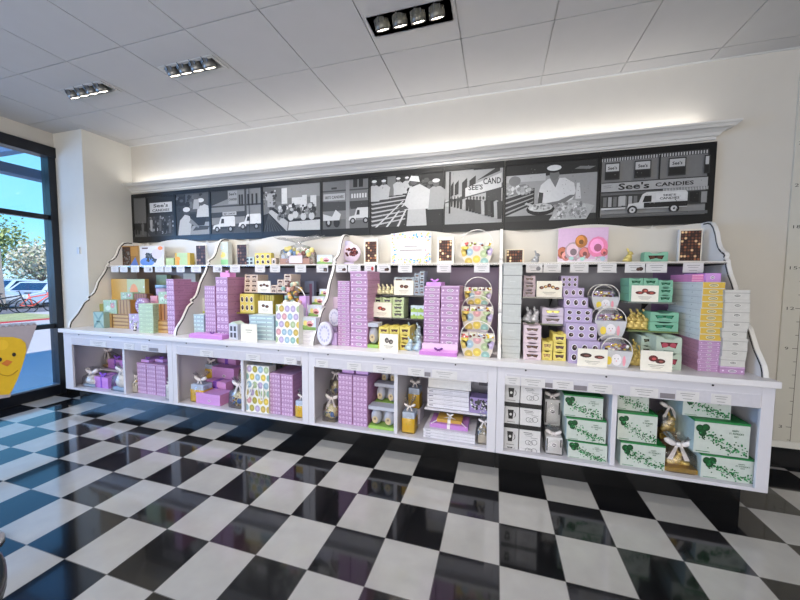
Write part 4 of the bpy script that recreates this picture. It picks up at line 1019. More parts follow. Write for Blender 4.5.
# green stack
stack(138.5, 153, 304, 333, 7, .12, 'green', 'pale green box', 'of the front green pile', 'pale green boxes')
y4 = .27; q1 = hit(160, 320, 1, y4).z; hh = (q1-ZC)/3
for k in range(3): place('gold_flat_box', f'flat gold box, {["lowest", "middle", "topmost"][k]} of the pile beside the lilac stack', 'box', X(153.3, y4), X(168, y4), ZC+hh*k, ZC+hh*(k+1), y4, .14, lambda p: p.R(0, 0, 1, 1, (.74, .58, .36)).R(0, .75, 1, .93, (.5, .30, .14)).R(0, .3, 1, .38, (.92, .76, .46)), (.80, .58, .28), GK)
for i in range(3): place('gold_book_box', f'upright brown and gold box on the front pile, {["leftmost", "middle", "rightmost"][i]}', 'box', X(157.5+3.4*i, y4), X(160.7+3.4*i, y4), q1, hit(160, 304, 1, y4).z, y4+.01, .1, stripes(1, (.70, .48, .30), (.40, .24, .16)), (.66, .44, .26), GK)
place('green_floral_box', 'green floral box lying on top of the upright gold boxes', 'box', X(157.5, y4), X(167.6, y4), hit(160, 304, 1, y4).z, hit(160, 292, 1, y4).z, y4+.02, .08, gfl, (.64, .76, .62), GK)
# back: blue lidded round tin on plinth box, pink box, tall green card
y5 = .62; q2 = hit(157, 300, 1, y5).z
place('lavender_plinth_box', 'lavender box at the back under the blue lidded tin', 'box', X(149, y5), X(168, y5), ZC, q2, y5, .14, None, (.76, .70, .82))
t = thing('round_tin', 'lavender round tin with pale blue lid at the back', 'tin', (X(158, y5), y5+.075, q2), None)
m = MB(); hq = hit(157, 285, 1, y5).z-q2; m.lathe([(.001, 0), (.072, 0), (.072, hq*.8), (.001, hq*.8)], 0, 0, (.72, .66, .80), 28); m.build('tin_body', PAPER, t)
m = MB(); m.lathe([(.074, hq*.8), (.077, hq*.8), (.077, hq), (.001, hq)], 0, 0, (.60, .76, .92), 28); m.build('lid', PAPER, t)
place('pink_box', 'small pink box before the blue lidded tin', 'box', X(151, .5), X(158, .5), ZC, hit(154, 296, 1, .5).z, .5, .08, None, (.90, .62, .66))
B('green_card_box', 'tall pale green box at the back under the green samples', 'box', 157, 167.5, 275, 0, .06, gfl, (.66, .74, .58), yf=.84)
B('cream_card_box', 'cream box at the back behind the first lilac stacks', 'box', 184, 196, 273.5, 0, .06, None, (.80, .78, .72), yf=.86)
# lilac stacks
GL = 'lilac candy boxes in tall stacks'
stack(166.8, 174.5, 279, 334, 11, .20, 'scroll', 'lilac scroll box', 'narrow stack left of second divider', GL, yf=.25)
stack(175, 184.5, 282, 335, 11, .40, 'scroll', 'lilac scroll box', 'wide stack beside the second divider', GL, yf=.36)

# ================================================================ BAY 2
stack(193.5, 204, 314.5, 332, 5, .14, 'blue', 'pale blue box', 'low pile right of second divider', 'pale blue boxes', yf=.32)
place('yellow_green_bag', 'small pale bag with green base behind the blue pile', 'gift bag', X(198.5, .52), X(205, .52), ZC, hit(202, 298, 1, .52).z, .52, .06, lambda p: p.R(0, 0, 1, 1, (.84, .84, .80)).R(0, .4, 1, .6, (.78, .82, .3)), (.84, .84, .80))
stack(204.7, 215.4, 286, 332, 13, .22, 'scroll', 'lilac scroll box', 'narrow stack in second bay', GL, yf=.31)
x0, x1, yy, zt = stack(216, 228, 277, 333, 8, .34, 'scroll', 'deep lilac scroll box', 'tall stack in second bay', GL, yf=.29)
tb = place('pink_gift_box', 'small pink gift box on top of the second bay stack', 'gift box', x0+.0, x1-.03, zt, zt+.045, yy+.06, .08, None, (.90, .60, .84)); m = MB(); bow(m, 0, .03, .055, .025, (.93, .66, .88)); m.build('ribbon_bow', CLOTH, tb)
yb_ = .2
z_, xs0, xs1 = None, xa(193, yb_, ZC), xa(226, yb_, ZC)
t = thing('bow_gift_box', 'flat lilac box with dark bow lying before the second bay stacks', 'gift box', ((xs0+xs1)/2, .155, ZC+.0004), 'lilac gift boxes with bows')
m = MB(); m.box(-(xs1-xs0)/2, (xs1-xs0)/2, 0, .105, 0, .032, (.80, .54, .82), top=(.84, .60, .88)); m.build('box_base', PAPER, t, .001)
m = MB(); m.box(-(xs1-xs0)/2+.01, (xs1-xs0)/2-.01, .01, .095, .032, .04, (.84, .60, .88)); m.build('tray', PAPER, t)
m = MB(); bow(m, .03, .05, .045, .03, (.50, .28, .60)); m.build('ribbon_bow', CLOTH, t)
# tiers
YT = .45
za1, a0, a1 = shelf_glass(242, 293, 293, YT, 'narrow shelf under the beige cartons in second bay')
za2, a0, a1 = shelf_glass(236, 292, 313.5, YT-.05, 'narrow shelf under the yellow cartons in second bay', (.55, .50, .2))
BE = (.85, .77, .71)
carton_stack(244, 257, 274.5, 0, 4, .16, BE, 2, 'beige egg carton', 'at the left of the top tier', 'beige egg cartons in second bay', yf=YT+.005, z0=za1)
sign(257.5, 270.5, 281, 0, 'product card with three dark candies between beige cartons', YT+.004, z0=za1, ks=[(.28, .62, .13, .1), (.52, .68, .12, .1), (.75, .6, .13, .1)])
for i, (a, b, n, pt) in enumerate([(270.8, 276.5, 2, 285), (276.8, 283, 3, 279.5), (283.3, 290.5, 4, 274)]):
    carton_stack(a, b, pt, 0, n, .16, BE, 1, 'small beige carton', ['left', 'middle', 'right'][i]+' column after the card, top tier', 'beige egg cartons in second bay', yf=YT+.006, z0=za1)
place('egg_box', 'yellow box with six dark egg windows on the second tier', 'box', xa(243.5, YT, 1.2), xa(257.5, YT, 1.2), za2, hit(250, 294, 1, YT-.045).z, YT-.045, .10, eggwin(3, 2, (.88, .81, .42)), (.88, .81, .42))
for i in range(3): place('yellow_carton', f'yellow carton behind the card on the second tier, {["left", "middle", "right"][i]}', 'carton', xa(258.5+5*i, YT, 1.2), xa(263+5*i, YT, 1.2), za2, hit(266, 295, 1, YT).z, YT+.02, .14, stripes(2, (.80, .74, .36), (.52, .42, .2)), (.86, .78, .34), 'yellow cartons on the second tier')
sign(258.3, 272.5, 301, 0, 'product card with two dark eggs on the yellow carton tier', YT-.048, z0=za2)
place('yellow_tray', 'long yellow tray at the front edge of the second tier', 'tray', xa(236.5, YT-.05, 1.1), xa(257.3, YT-.05, 1.1), za2, za2+.03, YT-.095+.047-.001, .001, None, (.92, .84, .3)) if 0 else None
# house box
yh = .21
t = place('house_box', 'small pale house shaped box on the counter in second bay', 'box', xa(229, yh, .95), xa(237.5, yh, .95), ZC, hit(233, 324, 1, yh).z, yh, .09, lambda p: (p.R(0, 0, 1, 1, (.80, .81, .86)), [p.R(.15+.42*i, .12+.42*j, .42+.42*i, .44+.42*j, (.28, .28, .33)) for i in (0, 1) for j in (0, 1)]), (.80, .80, .85))
m = MB(); w_ = xa(237.5, yh, .95)-xa(229, yh, .95); hz = hit(233, 324, 1, yh).z-ZC
m.prism([(-w_/2-.003, hz-.002), (w_/2+.003, hz-.002), (0, hz+.022)], -.002, .092, (.78, .84, .80), axis='y'); m.build('roof', PAPER, t)
B('product_card', 'blank cream product card beside the small house box', 'sign card', 241, 257, 324, 337, .004, lambda p: p.R(0, 0, 1, 1, (.92, .90, .84)).R(.3, .62, .7, .66, (.6, .58, .5)).R(.36, .5, .64, .53, (.66, .64, .56)), (.92, .90, .84), yf=.185)
stack(249, 274, 315.5, 335, 6, .16, 'blue', 'wide pale blue box', 'pile under the yellow tier', 'pale blue boxes', yf=.27)
# egg bag
yg = .185
def bag(name, label, p0, p1, pt, yf, d, draw, col, z0=ZC, handles=True, hand=(.9, .88, .86)):
    zt = hit((p0+p1)/2, pt, 1, yf).z; x0, x1 = row_w(p0, p1, yf, (z0+zt)/2); w, h = x1-x0, zt-z0
    t = thing(name, label, 'gift bag', ((x0+x1)/2, yf, z0+.0005)); m = MB()
    m.hexa([(-w/2, 0, 0), (w/2, 0, 0), (w/2, d, 0), (-w/2, d, 0)], [(-w/2, d*.1, h), (w/2, d*.1, h), (w/2, d*.75, h), (-w/2, d*.75, h)], col); m.build('bag_body', PAPER, t)
    p = Pic(w, h); draw(p); o = p.build('print', PAPER, t); o.location = (-w/2, -.0006, 0); o.rotation_euler = (-math.atan(d*.1/h), 0, 0)
    return t, w, h
t, w_, h_ = bag('egg_print_gift_bag', 'tall gift bag with pastel egg print in second bay', 275.5, 298.5, 305, yg, .10, eggs(4, seed=4), (.86, .86, .84))
m = MB(); r = random.Random(8)
for k in range(10): m.blob((r.uniform(-.4, .4)*w_, .05, h_+r.uniform(0, .02)), (.022, .02, .022), r.choice([(.93, .92, .90), (.95, .94, .92), (.88, .84, .8)]), 6, 4)
m.build('tissue_paper', PAPER, t)
# gift assortment behind the bag
t = thing('treat_bouquet', 'cellophane bouquet of mixed treats behind the egg print bag', 'gift basket', (xa(289.5, .30, 1.15), .296, ZC), None)
m = MB(); m.box(-.10, .11, 0, .14, 0, .26, (.70, .72, .80)); r = random.Random(12)
for k in range(60):
    u = r.uniform(-1, 1); v = r.random(); m.blob((u*.11*(1-.4*v), .0+.1*r.random(), .26+.27*v), (.022, .018, .024), r.choice([(.60, .45, .38), (.86, .80, .60), (.72, .80, .74), (.88, .70, .70), (.93, .84, .72), (.55, .72, .70), (.84, .68, .30), (.45, .30, .26)]), 7, 5)
m.build('treats', PAPER, t)
m = MB(); m.tube([(.03+.13*math.cos(a), .06, .24+.26*math.sin(a)) for a in [PI*k/16 for k in range(17)]], .005, (.88, .88, .9), 6); m.build('hoop_handle', GLOSS, t)
place('lilac_cube_box', 'small lilac cube box beside the top of the egg bag', 'box', xa(299.5, .33, 1.1), xa(306, .33, 1.1), ZC, hit(300, 296, 1, .33).z, .33, .06, lambda p: p.R(0, 0, 1, .75, (.74, .72, .82)).R(0, .75, 1, 1, (.84, .66, .90)), (.80, .66, .88))
place('grey_blue_box', 'tall grey blue box at the back of the second bay', 'box', xa(305, .74, 1.2), xa(314, .74, 1.2), ZC, hit(308, 281, 1, .74).z, .74, .05, lambda p: p.R(0, 0, 1, 1, (.55, .58, .68)).R(.5, .5, .8, .95, (.55, .38, .50)), (.55, .56, .66))
# meadow boxes on white boxes
yw = .25
x0, x1, yy, zt = stack(298.5, 314.5, 330, 343, 3, .26, 'white', 'white box', 'of the pile under meadow boxes', 'white boxes in second bay', yf=yw)
st = []
for i, (a, b, pt, pb, y) in enumerate([(300.5, 316, 317.5, 330, .25), (307.5, 321.5, 305.3, 317.5, .36), (312, 324.5, 296.5, 305.5, .47), (319.5, 328, 289, 297, .60)]):
    z0 = zt if i == 0 else hit((a+b)/2, pb, 1, y).z
    zz1 = hit((a+b)/2, pt, 1, y).z; xx0, xx1 = row_w(a, b, y, (z0+zz1)/2)
    if i: st.append((xx0+.01, xx1-.01, y, z0))
    place('meadow_egg_box', f'meadow print egg box, {["lowest and nearest", "second from bottom", "third from bottom", "highest and farthest"][i]} in the second bay', 'box', xx0, xx1, z0, zz1, y, .09, scene_box, (.86, .86, .90), 'meadow print egg boxes')
st[0] = (st[0][0]+0.0, st[0][1], st[0][2], st[0][3])
riser([s if s[2] > .5 else s for s in st], 'stepped white riser under the meadow print egg boxes') if False else None
for i, s in enumerate(st): 
    place('white_riser_block', f'white block supporting a meadow box, {["front", "middle", "back"][i]} one', 'display riser', s[0], s[1], (zt if (s[2] < yw+.26-.09 and i == 0) else ZC)+.0002 if False else ((zt+.0006) if i == 0 else ZC), s[3]-.0006, s[2]+.001 if i == 0 else max(s[2]+.001, yw+.262), .085 if i == 0 else .085, None, (.88, .87, .90), 'white riser blocks')

# ================================================================ BAY 3
for i, (px, pyc, rr_, yv) in enumerate([(324.5, 333, .062, .22), (334.5, 318, .056, .36)]):
    z0 = ZC if i == 0 else hit(334.5, 327, 1, .36).z
    t = thing('round_lace_box', ['round lavender lace box on edge beside the middle divider', 'smaller round lavender lace box raised behind the first'][i], 'box', (xa(px, yv, .95), yv, z0+.0005), 'round lavender lace boxes')
    r0 = (hit(px, pyc-11 if i == 0 else pyc-9, 1, yv).z-z0)/2
    m = MB(); m.lathe([(.001, 0), (r0, 0), (r0, -.045), (.001, -.045)], 0, 0, (.70, .66, .77), 28, ax='y', cz=r0); m.v = [(q[0]*.68, q[1], q[2]) for q in m.v]; m.build('box_body', PAPER, t)
    m = MB(); m.lathe([(r0*.88, .0005), (r0, .0005), (r0, .002), (r0*.88, .002)], 0, 0, (.84, .83, .88), 28, ax='y', cz=r0)
    for k in range(12): a = 2*PI*k/12; m.ell(r0*.6*math.cos(a), r0+r0*.6*math.sin(a), r0*.13, r0*.13, -.0026, (.70, .69, .80), 8)
    for k in range(6): a = 2*PI*k/6; m.ell(r0*.28*math.cos(a), r0+r0*.28*math.sin(a), r0*.12, r0*.12, -.0026, (.84, .82, .88), 8)
    m.v = [(q[0]*.68, q[1], q[2]) for q in m.v]
    m.build('lace_print', PAPER, t)
    if i == 1: place('lavender_box', 'lavender box supporting the smaller round lace box', 'box', xa(328, .36, .95), xa(336.7, .36, .95), ZC, z0, .36, .07, None, (.76, .68, .82))
place('lavender_box', 'lavender box just right of the round lace box', 'box', xa(331.5, .26, .9), xa(336.6, .26, .9), ZC, hit(334, 333, 1, .26).z, .26, .08, None, (.74, .64, .82))
place('white_envelope_box', 'pale slanted box behind the round lace boxes', 'box', xa(328.5, .56, 1.1), xa(338, .56, 1.1), ZC, hit(334, 297, 1, .56).z, .56, .05, None, (.84, .76, .84))
stack(337.5, 349.8, 281, 344, 16, .26, 'oval', 'thin lilac box', 'narrow stack in third bay', GL, yf=.27)
stack(350.2, 367.5, 271, 345, 11, .30, 'oval', 'lilac oval label box', 'tallest stack in third bay', GL, yf=.25)
zb1, _, _ = shelf_glass(373.5, 424, 295, YT, 'upper tier shelf in third bay with cream rabbits')
zb2, _, _ = shelf_glass(371.5, 424, 318, YT-.05, 'lower tier shelf in third bay with green cartons')
for i in range(4):
    t = bun(378+4.3*i, .095, (.95, .92, .76), f'cream rabbit on the upper tier of third bay, {["leftmost", "second", "third", "rightmost"][i]} of four', y=YT+.03+.02*(i % 2), z=zb1+.0005, group='cream rabbits')
sign(394, 413.5, 280.5, 0, 'product card with two brown eggs above the green carton tier', YT+.004, z0=zb1, ks=[(.40, .60, .10, .12), (.62, .58, .12, .12)])
BG = (.62, .66, .70)
for i, (a, b, n, pt) in enumerate([(394, 403.5, 1, 277), (404, 413.5, 1, 277), (414, 419, 4, 273), (419.2, 424, 4, 271)]):
    carton_stack(a, b, pt, 0, n if i > 1 else 3, .14, BG, 1, 'grey blue egg carton', ['behind left of the card', 'behind right of the card', 'column right of the card', 'rightmost column'][i]+', third bay', 'grey blue egg cartons', yf=YT+(.03 if i < 2 else .006), z0=zb1)
GG = (.74, .80, .62)
for i, (a, b, n, pt) in enumerate([(374, 381.5, 3, 297.5), (382, 391.5, 3, 297.5), (392, 403.5, 3, 297.5)]):
    carton_stack(a, b, pt, 0, n, .16, GG, 1, 'pale green egg carton', ['left', 'middle', 'right'][i]+' column, third bay', 'pale green egg cartons', yf=YT-.02 if i < 2 else YT-.044, z0=zb2, dark=(.12, .10, .12))
sign(372, 391.5, 302.5, 0, 'product card with red brown candies before green cartons', YT-.048, z0=zb2, brown=((.50, .16, .13), (.36, .16, .12)), ks=[(.42, .62, .13, .12), (.58, .55, .13, .11)])
for i, (a, b) in enumerate([(411, 417.5), (417.8, 424)]):
    for k in range(2):
        z0 = zb2+.055*k; place('blue_green_box', f'blue and lime box, {["lower", "upper"][k]} {["left", "right"][i]} of four, third bay tier', 'box', xa(a, YT-.04, 1.2), xa(b, YT-.04, 1.2), z0, z0+.0545, YT-.044, .08, lambda p: p.R(0, 0, 1, 1, (.76, .82, .86)).R(0, 0, 1, .5, (.62, .74, .36)).E(.5, .5, .2, .2, (.55, .68, .30)), (.74, .80, .84), 'blue and lime boxes')
def egg_stand(p0, p1, pt, pb, yf, d, label, z0, n=2, grp='grey egg packs on green bases'):
    zt = hit((p0+p1)/2, pt, 1, yf).z; x0, x1 = row_w(p0, p1, yf, (z0+zt)/2); w, h = x1-x0, zt-z0
    t = thing('egg_pack', label, 'egg pack', ((x0+x1)/2, yf, z0+.0005), grp)
    MB().box(-w/2, w/2, 0, d, 0, h*.13, (.60, .76, .36)).build('base_tray', PAPER, t, .001)
    m = MB()
    for k in range(n):
        x = -w/2+w*(k+.5)/n; r_ = w/n*.42; m.blob((x, min(d/2, r_), h*.13+h*.36), (r_, min(d*.45, r_), h*.36), (.68, .68, .72), 14, 9)
        m.ell(x, h*.40, r_*.55, h*.16, min(d/2, r_)-min(d*.45, r_)-.0012, (.80, .72, .56), 10); m.ell(x, h*.44, r_*.2, h*.05, min(d/2, r_)-min(d*.45, r_)-.0018, (.5, .42, .36), 8)
    m.build('egg', PAPER, t)
    MB().box(-w/2-.001, w/2+.001, -.001, d, h*.84, h-.0008, (.72, .73, .78)).build('card_top', PAPER, t, .001)
    return zt
egg_stand(366.5, 378, 323, 346, .26, .10, 'single grey egg pack on green base beside the tallest lilac stack', ZC, n=1)
YE = (.88, .81, .42)
for i, (a, b) in enumerate([(378.5, 388.5), (389, 399), (399.5, 409.5)]):
    carton_stack(a, b, 327, 348, 3, .2, YE, 1, 'yellow egg carton', ['left', 'middle', 'right'][i]+' column, third bay counter', 'yellow egg cartons', yf=.26)
B('product_card', 'product card with two grey eggs before yellow cartons', 'sign card', 379.5, 398, 334, 350, .004, signcard(ks=[(.40, .62, .11, .16), (.62, .55, .12, .14)], brown=((.3, .27, .25),)), (.92, .90, .86), yf=.19, group='product cards among the displays')
k_ = 0
for r_ in range(3):
    for c_ in range(2):
        y = .24+.09*r_; z = ZC+.0006
        if r_: 
            pass
        t = bun(408.5+8.5*c_, .12+.0*r_, (.74, .82, .87), f'pale blue foil rabbit on the counter, {["front", "middle", "back"][r_]} {["left", "right"][c_]}', y=y, z=z+.045*r_, group='pale blue foil rabbits')
for r_ in (1, 2): place('blue_step_block', f'pale step under the {["middle", "back"][r_-1]} pair of blue foil rabbits', 'display riser', xa(404.5, .24+.09*r_, .9), xa(422.5, .24+.09*r_, .9), ZC, ZC+.045*r_, .20+.09*r_, .088, None, (.78, .80, .82), 'white riser blocks')
x0, x1, yy, zt = stack(423.5, 439.8, 286, 346, 11, .26, 'oval', 'lilac oval label box', 'stack right of blue rabbits', GL, yf=.27)
t = thing('bow_gift_box', 'lilac bow box topping the stack above the blue rabbits', 'gift box', ((x0+x1)/2+.01, yy+.01, zt+.0006), 'lilac gift boxes with bows')
MB().box(-.06, .06, 0, .2, 0, .03, (.82, .60, .86)).build('box_base', PAPER, t, .001); m = MB(); bow(m, 0, .05, .04, .035, (.80, .55, .88)); m.build('ribbon_bow', CLOTH, t)
stack(440.3, 459, 286, 346, 9, .28, 'oval', 'lilac oval label box', 'right stack beside hoop baskets', GL, yf=.27)
yq = .175; xx0, xx1 = xa(420, yq, .9), xa(457, yq, .9)
t = thing('bow_gift_box', 'open flat lilac box with dark bow before the paired stacks', 'gift box', ((xx0+xx1)/2, .15, ZC+.0005), 'lilac gift boxes with bows')
m = MB(); w_ = (xx1-xx0)/2; m.box(-w_, w_, 0, .11, 0, .028, (.78, .50, .80), top=(.86, .62, .88)); m.build('box_base', PAPER, t, .001)
MB().box(-w_+.003, w_-.003, .085, .108, .028, .075, (.90, .78, .90)).build('lid', PAPER, t, .001); m = MB(); bow(m, 0, .03, .038, .035, (.42, .20, .50)); m.build('ribbon_bow', CLOTH, t)
zq = [(460, 495, 338, 356, .20), (461, 493.5, 311, 330, .38), (464, 492, 291, 305, .56)]
for i, (a, b, prm, pb, y) in enumerate(zq):
    z0 = ZC if i == 0 else hit((a+b)/2, pb, 1, y).z
    egg_basket(a, b, prm, pb, y, ['egg print hoop basket on the counter, nearest', 'egg print hoop basket raised behind the nearest one', 'egg print hoop basket highest and farthest back'][i], z0=z0, d=.12)
    if i: place('white_riser_block', f'white block under the {["", "middle", "rear"][i]} egg print basket', 'display riser', xa(a+6, y, z0), xa(b-6, y, z0), ZC, z0, y+.002, .11, None, (.86, .82, .86), 'white riser blocks')

# ================================================================ BAY 4
xx0, xx1 = xa(502, .25, 1.1), xa(521, .25, 1.1)
hs_ = [.052, .05, .052, .15, .135, .04, .045, .12, .055]; z = ZC
for k, hq in enumerate(hs_):
    pr = candy_box(xx1-xx0, .28, hq, 'silver'); pr.location = ((xx0+xx1)/2+random.uniform(-.002, .002), .25, z+.0003); z += hq
    tag(pr, f'silver grey box, {ORD[k] if k < 8 else "topmost"} in the stack beside the fourth divider', 'box', 'silver grey boxes')
zc1, _, _ = shelf_glass(522.5, 563, 297, YT, 'upper tier shelf in rightmost bay with pinkish cartons', (.55, .54, .5))
zc2, _, _ = shelf_glass(522.5, 563, 323.5, YT-.05, 'lower tier shelf in rightmost bay with silver rabbits', (.35, .38, .28))
PK = (.76, .68, .71)
carton_stack(523.5, 535.5, 275.5, 0, 3, .16, PK, 1, 'pinkish egg carton', 'upper tier left of the card', 'pinkish egg cartons', yf=YT+.006, z0=zc1)
sign(536.5, 562, 281, 0, 'wide product card with a row of brown candies', YT+.004, z0=zc1, ks=[(.2, .58, .09, .10), (.36, .64, .08, .09), (.5, .72, .08, .12), (.64, .62, .08, .10), (.8, .54, .1, .09)], brown=((.34, .2, .14), (.55, .42, .25)))
for i in range(4): bun(527.5+7.2*(i % 2)+.5*(i//2), .115 if i < 2 else .12, (.88, .88, .90), f'silver foil rabbit on the lower tier, {["front left", "front right", "back left", "back right"][i]}', y=YT-.02+.09*(i//2), z=zc2+.0006, group='silver foil rabbits')
for k in range(2):
    zq0 = zc2+.0605*k; t = carton(xa(562.5, YT, 1.2)-xa(541.5, YT, 1.2), .15, .06, (.80, .76, .83), 1, dark=((.2, .14, .14) if k == 0 else (.78, .72, .30)), name='egg_carton')
    t.location = ((xa(562.5, YT, 1.2)+xa(541.5, YT, 1.2))/2, YT-.042, zq0+.0003); tag(t, ['wide mauve carton with dark eggs, lower one beside silver rabbits', 'wide mauve carton with yellow eggs, upper one beside silver rabbits'][k], 'carton', 'mauve cartons')
carton_stack(523.5, 541.5, 325.5, 361, 4, .18, (.84, .76, .79), 1, 'pinkish carton with dark candies', 'counter stack', 'pinkish egg cartons', yf=.24)
carton_stack(542, 552.5, 341, 360, 2, .18, YE, 1, 'yellow carton', 'short column right of pinkish cartons', 'yellow cartons in rightmost bay', yf=.26, dark=(.45, .35, .2))
carton_stack(553, 566, 334, 359, 3, .18, YE, 1, 'yellow carton', 'column left of lilac egg boxes', 'yellow cartons in rightmost bay', yf=.27)
LE = (.72, .66, .80)
st = []
rows = [(569, 600, 341.5, 362, .225, 2), (566, 597, 323.5, 341.5, .30, 2), (565, 592, 308.5, 323.5, .37, 2), (564, 588, 297.5, 308.5, .44, 1), (563, 584, 288, 297.5, .51, 1), (561, 578, 276, 288, .58, 2)]
zprev = ZC
for i, (a, b, pt, pb, y, ny) in enumerate(rows):
    z1 = hit((a+b)/2, pt, 1, y).z; xx0, xx1 = row_w(a, b, y, (zprev+z1)/2)
    place('lilac_egg_box', f'lilac box with {"six" if ny == 2 else "three"} dark egg windows, {["lowest and nearest", "second from bottom", "third from bottom", "fourth from bottom", "fifth from bottom", "topmost and farthest"][i]}', 'box', xx0, xx1, zprev, z1, y, .60-y+.08, eggwin(3, ny, LE), LE if i < 5 else (.55, .50, .62), 'lilac egg boxes rising in steps')
    zprev = z1
B('product_card', 'wide product card with two dark candies before lilac egg boxes', 'sign card', 577.5, 607.5, 349, 365, .004, signcard(ks=[(.28, .62, .2, .13), (.73, .56, .17, .1)], brown=((.22, .12, .10), (.34, .16, .14))), (.92, .90, .87), yf=.165, group='product cards among the displays')
for i, (a, b, prm, pb, y) in enumerate([(601, 633, 351, 367, .20), (595.5, 627, 321, 337, .36), (592, 620, 297, 310, .52)]):
    z0 = ZC if i == 0 else hit((a+b)/2, pb, 1, y).z
    egg_basket(a, b, prm, pb, y, ['clear wrapped chick print basket, nearest on the counter', 'clear wrapped chick print basket, middle one raised', 'clear wrapped chick print basket, farthest and highest'][i], z0=z0, kind='clear', d=.13, group='clear wrapped baskets')
    if i: place('white_riser_block', f'white block under the {["", "middle", "rear"][i]} clear wrapped basket', 'display riser', xa(a+6, y, z0), xa(b-6, y, z0), ZC, z0, y+.002, .11, None, (.82, .81, .85), 'white riser blocks')
zd1, _, _ = shelf_glass(628, 676, 302, YT, 'upper tier shelf under the mint green cartons', (.45, .47, .45))
zd2, _, _ = shelf_glass(628, 679, 331, YT-.05, 'lower tier shelf with gold rabbits and mint cartons', (.42, .48, .30))
MG = (.48, .70, .59)
for i, (a, b, n, pt) in enumerate([(629, 643, 3, 278), (643.5, 658, 3, 278), (658.5, 673, 3, 280)]):
    carton_stack(a, b, pt, 0, n, .18, MG, 1, 'mint green carton', ['left', 'middle', 'right'][i]+' column, upper tier', 'mint green cartons', yf=YT+.02 if i < 2 else YT+.006, z0=zd1, dark=(.10, .25, .18))
sign(631.5, 658.5, 285.5, 0, 'product card with dark red candies before mint cartons', YT+.004, z0=zd1, ks=[(.3, .55, .16, .1), (.5, .68, .12, .13), (.72, .55, .18, .11)], brown=((.38, .14, .12), (.46, .2, .16)))
for i in range(6): bun(632+6.5*(i % 3), .11, (.86, .76, .46), f'gold foil rabbit on the lower tier, {["left", "middle", "right"][i%3]} of the {["front", "back"][i//3]} row', y=YT-.02+.08*(i//3), z=zd2+.0006+.035*(i//3), group='gold foil rabbits')
place('gold_step_block', 'pale step under the back row of gold foil rabbits', 'display riser', xa(629, YT, 1.1), xa(648, YT, 1.1), zd2, zd2+.034, YT+.025, .10, None, (.72, .70, .45), 'white riser blocks')
for k in range(2):
    w_ = xa(678, YT-.04, 1.15)-xa(649.5, YT-.04, 1.15); t = carton(w_, .2, .066, MG, 1, dark=(.10, .30, .22)); t.location = (xa(664, YT-.04, 1.15), YT-.042, zd2+.0667*k+.0003)
    tag(t, ['wide mint green carton beside gold rabbits, lower one', 'wide mint green carton beside gold rabbits, upper one'][k], 'carton', 'mint green cartons')
GR = (.70, .76, .70)
carton_stack(656, 682, 337, 367, 2, .26, GR, 1, 'grey green carton with dark red candies', 'counter stack', 'grey green cartons', yf=.24, dark=(.42, .16, .2))
carton_stack(641, 655, 336, 366, 3, .22, GR, 1, 'narrow grey green carton', 'left of the wide ones', 'grey green cartons', yf=.34, dark=(.2, .2, .15))
for i in range(6): bun(634.5+6*(i % 2), .1, (.86, .76, .46), f'gold foil rabbit on the counter behind the clear basket, {["nearest left", "nearest right", "second row left", "second row right", "third row left", "third row right"][i]}', y=.27+.075*(i//2), z=ZC+.0006+(0 if i < 2 else .03*(i//2)), group='gold foil rabbits')
for r_ in (1, 2): place('gold_step_block', f'pale step under the {["second", "third"][r_-1]} row of counter gold rabbits', 'display riser', xa(631, .33, .9), xa(641, .33, .9)+.01, ZC, ZC+.03*r_, .235+.075*r_, .073, None, (.72, .70, .5), 'white riser blocks')
B('product_card', 'product card with dark red candies before grey green cartons', 'sign card', 640.5, 672.5, 351, 368, .004, signcard(ks=[(.4, .62, .15, .16), (.62, .5, .16, .12)], brown=((.40, .14, .14), (.30, .14, .12))), (.92, .90, .87), yf=.17, group='product cards among the displays')
# right stacks
yR = .26; x0, x1 = xa(699, yR, 1.1), xa(721.5, yR, 1.1)
D_ = .42
def rstack(x0, x1, y, d, n, z0, h, style, desc, where, group):
    pr = candy_box(x1-x0, d, h, style)
    for k in range(n):
        o = pr if k == 0 else dup(pr, (0, 0, 0))
        o.location = ((x0+x1)/2+random.uniform(-.004, .004), y+random.uniform(0, .004), z0+h*k+.0003); o.rotation_euler = (0, 0, random.uniform(-.012, .012))
        tag(o, f'{desc}, {ORD[k] if k < n-1 else "topmost"}, {where}', 'box', group)
    return z0+h*n
ztop = hit(715, 282, 1, yR).z; zmid = hit(712, 341, 1, yR).z
z = rstack(x0, x1, yR, D_, 8, ZC, (zmid-ZC)/8, 'oval', 'long lilac box', 'stack under yellow banded boxes', GL)
z = rstack(x0+.002, x1+.004, yR, D_, 9, z, (ztop-zmid)/9, 'yellow', 'white box with yellow end band', 'tall right stack', 'white boxes with yellow bands')
for k in range(3): place('pink_box', f'thin pink box, {["lowest", "middle", "topmost"][k]} of three above the yellow banded stack', 'box', xa(682, .5, 1.5), xa(703, .5, 1.5), z+.0166*k+.0005, z+.0166*(k+1), yR+.08, .3, lambda p: p.R(0, 0, 1, 1, (.88, .52, .72)).R(0, .4, 1, .6, (.95, .80, .86)).R(.46, .2, .54, .8, (.62, .16, .26)), (.88, .56, .76), 'thin pink boxes') if False else place('pink_box', f'thin pink box, {["lowest", "middle", "topmost"][k]} of three above the yellow banded stack', 'box', x0-.0, x0+(x1-x0)*.55, z+.0166*k+.0005, z+.0166*(k+1), yR+.12, .28, lambda p: p.R(0, 0, 1, 1, (.88, .52, .72)).R(0, .4, 1, .6, (.95, .80, .86)), (.88, .56, .76), 'thin pink boxes')
place('lilac_top_box', 'lilac box on top of the yellow banded stack', 'box', x0+(x1-x0)*.56, x1+.03, z+.0005, z+.058, yR+.10, .26, lambda p: (p.R(0, 0, 1, 1, (.80, .58, .84)), oval(p, p.w*.45, p.h*.5, p.w*.3, p.h*.4, -.001)), (.80, .58, .84))
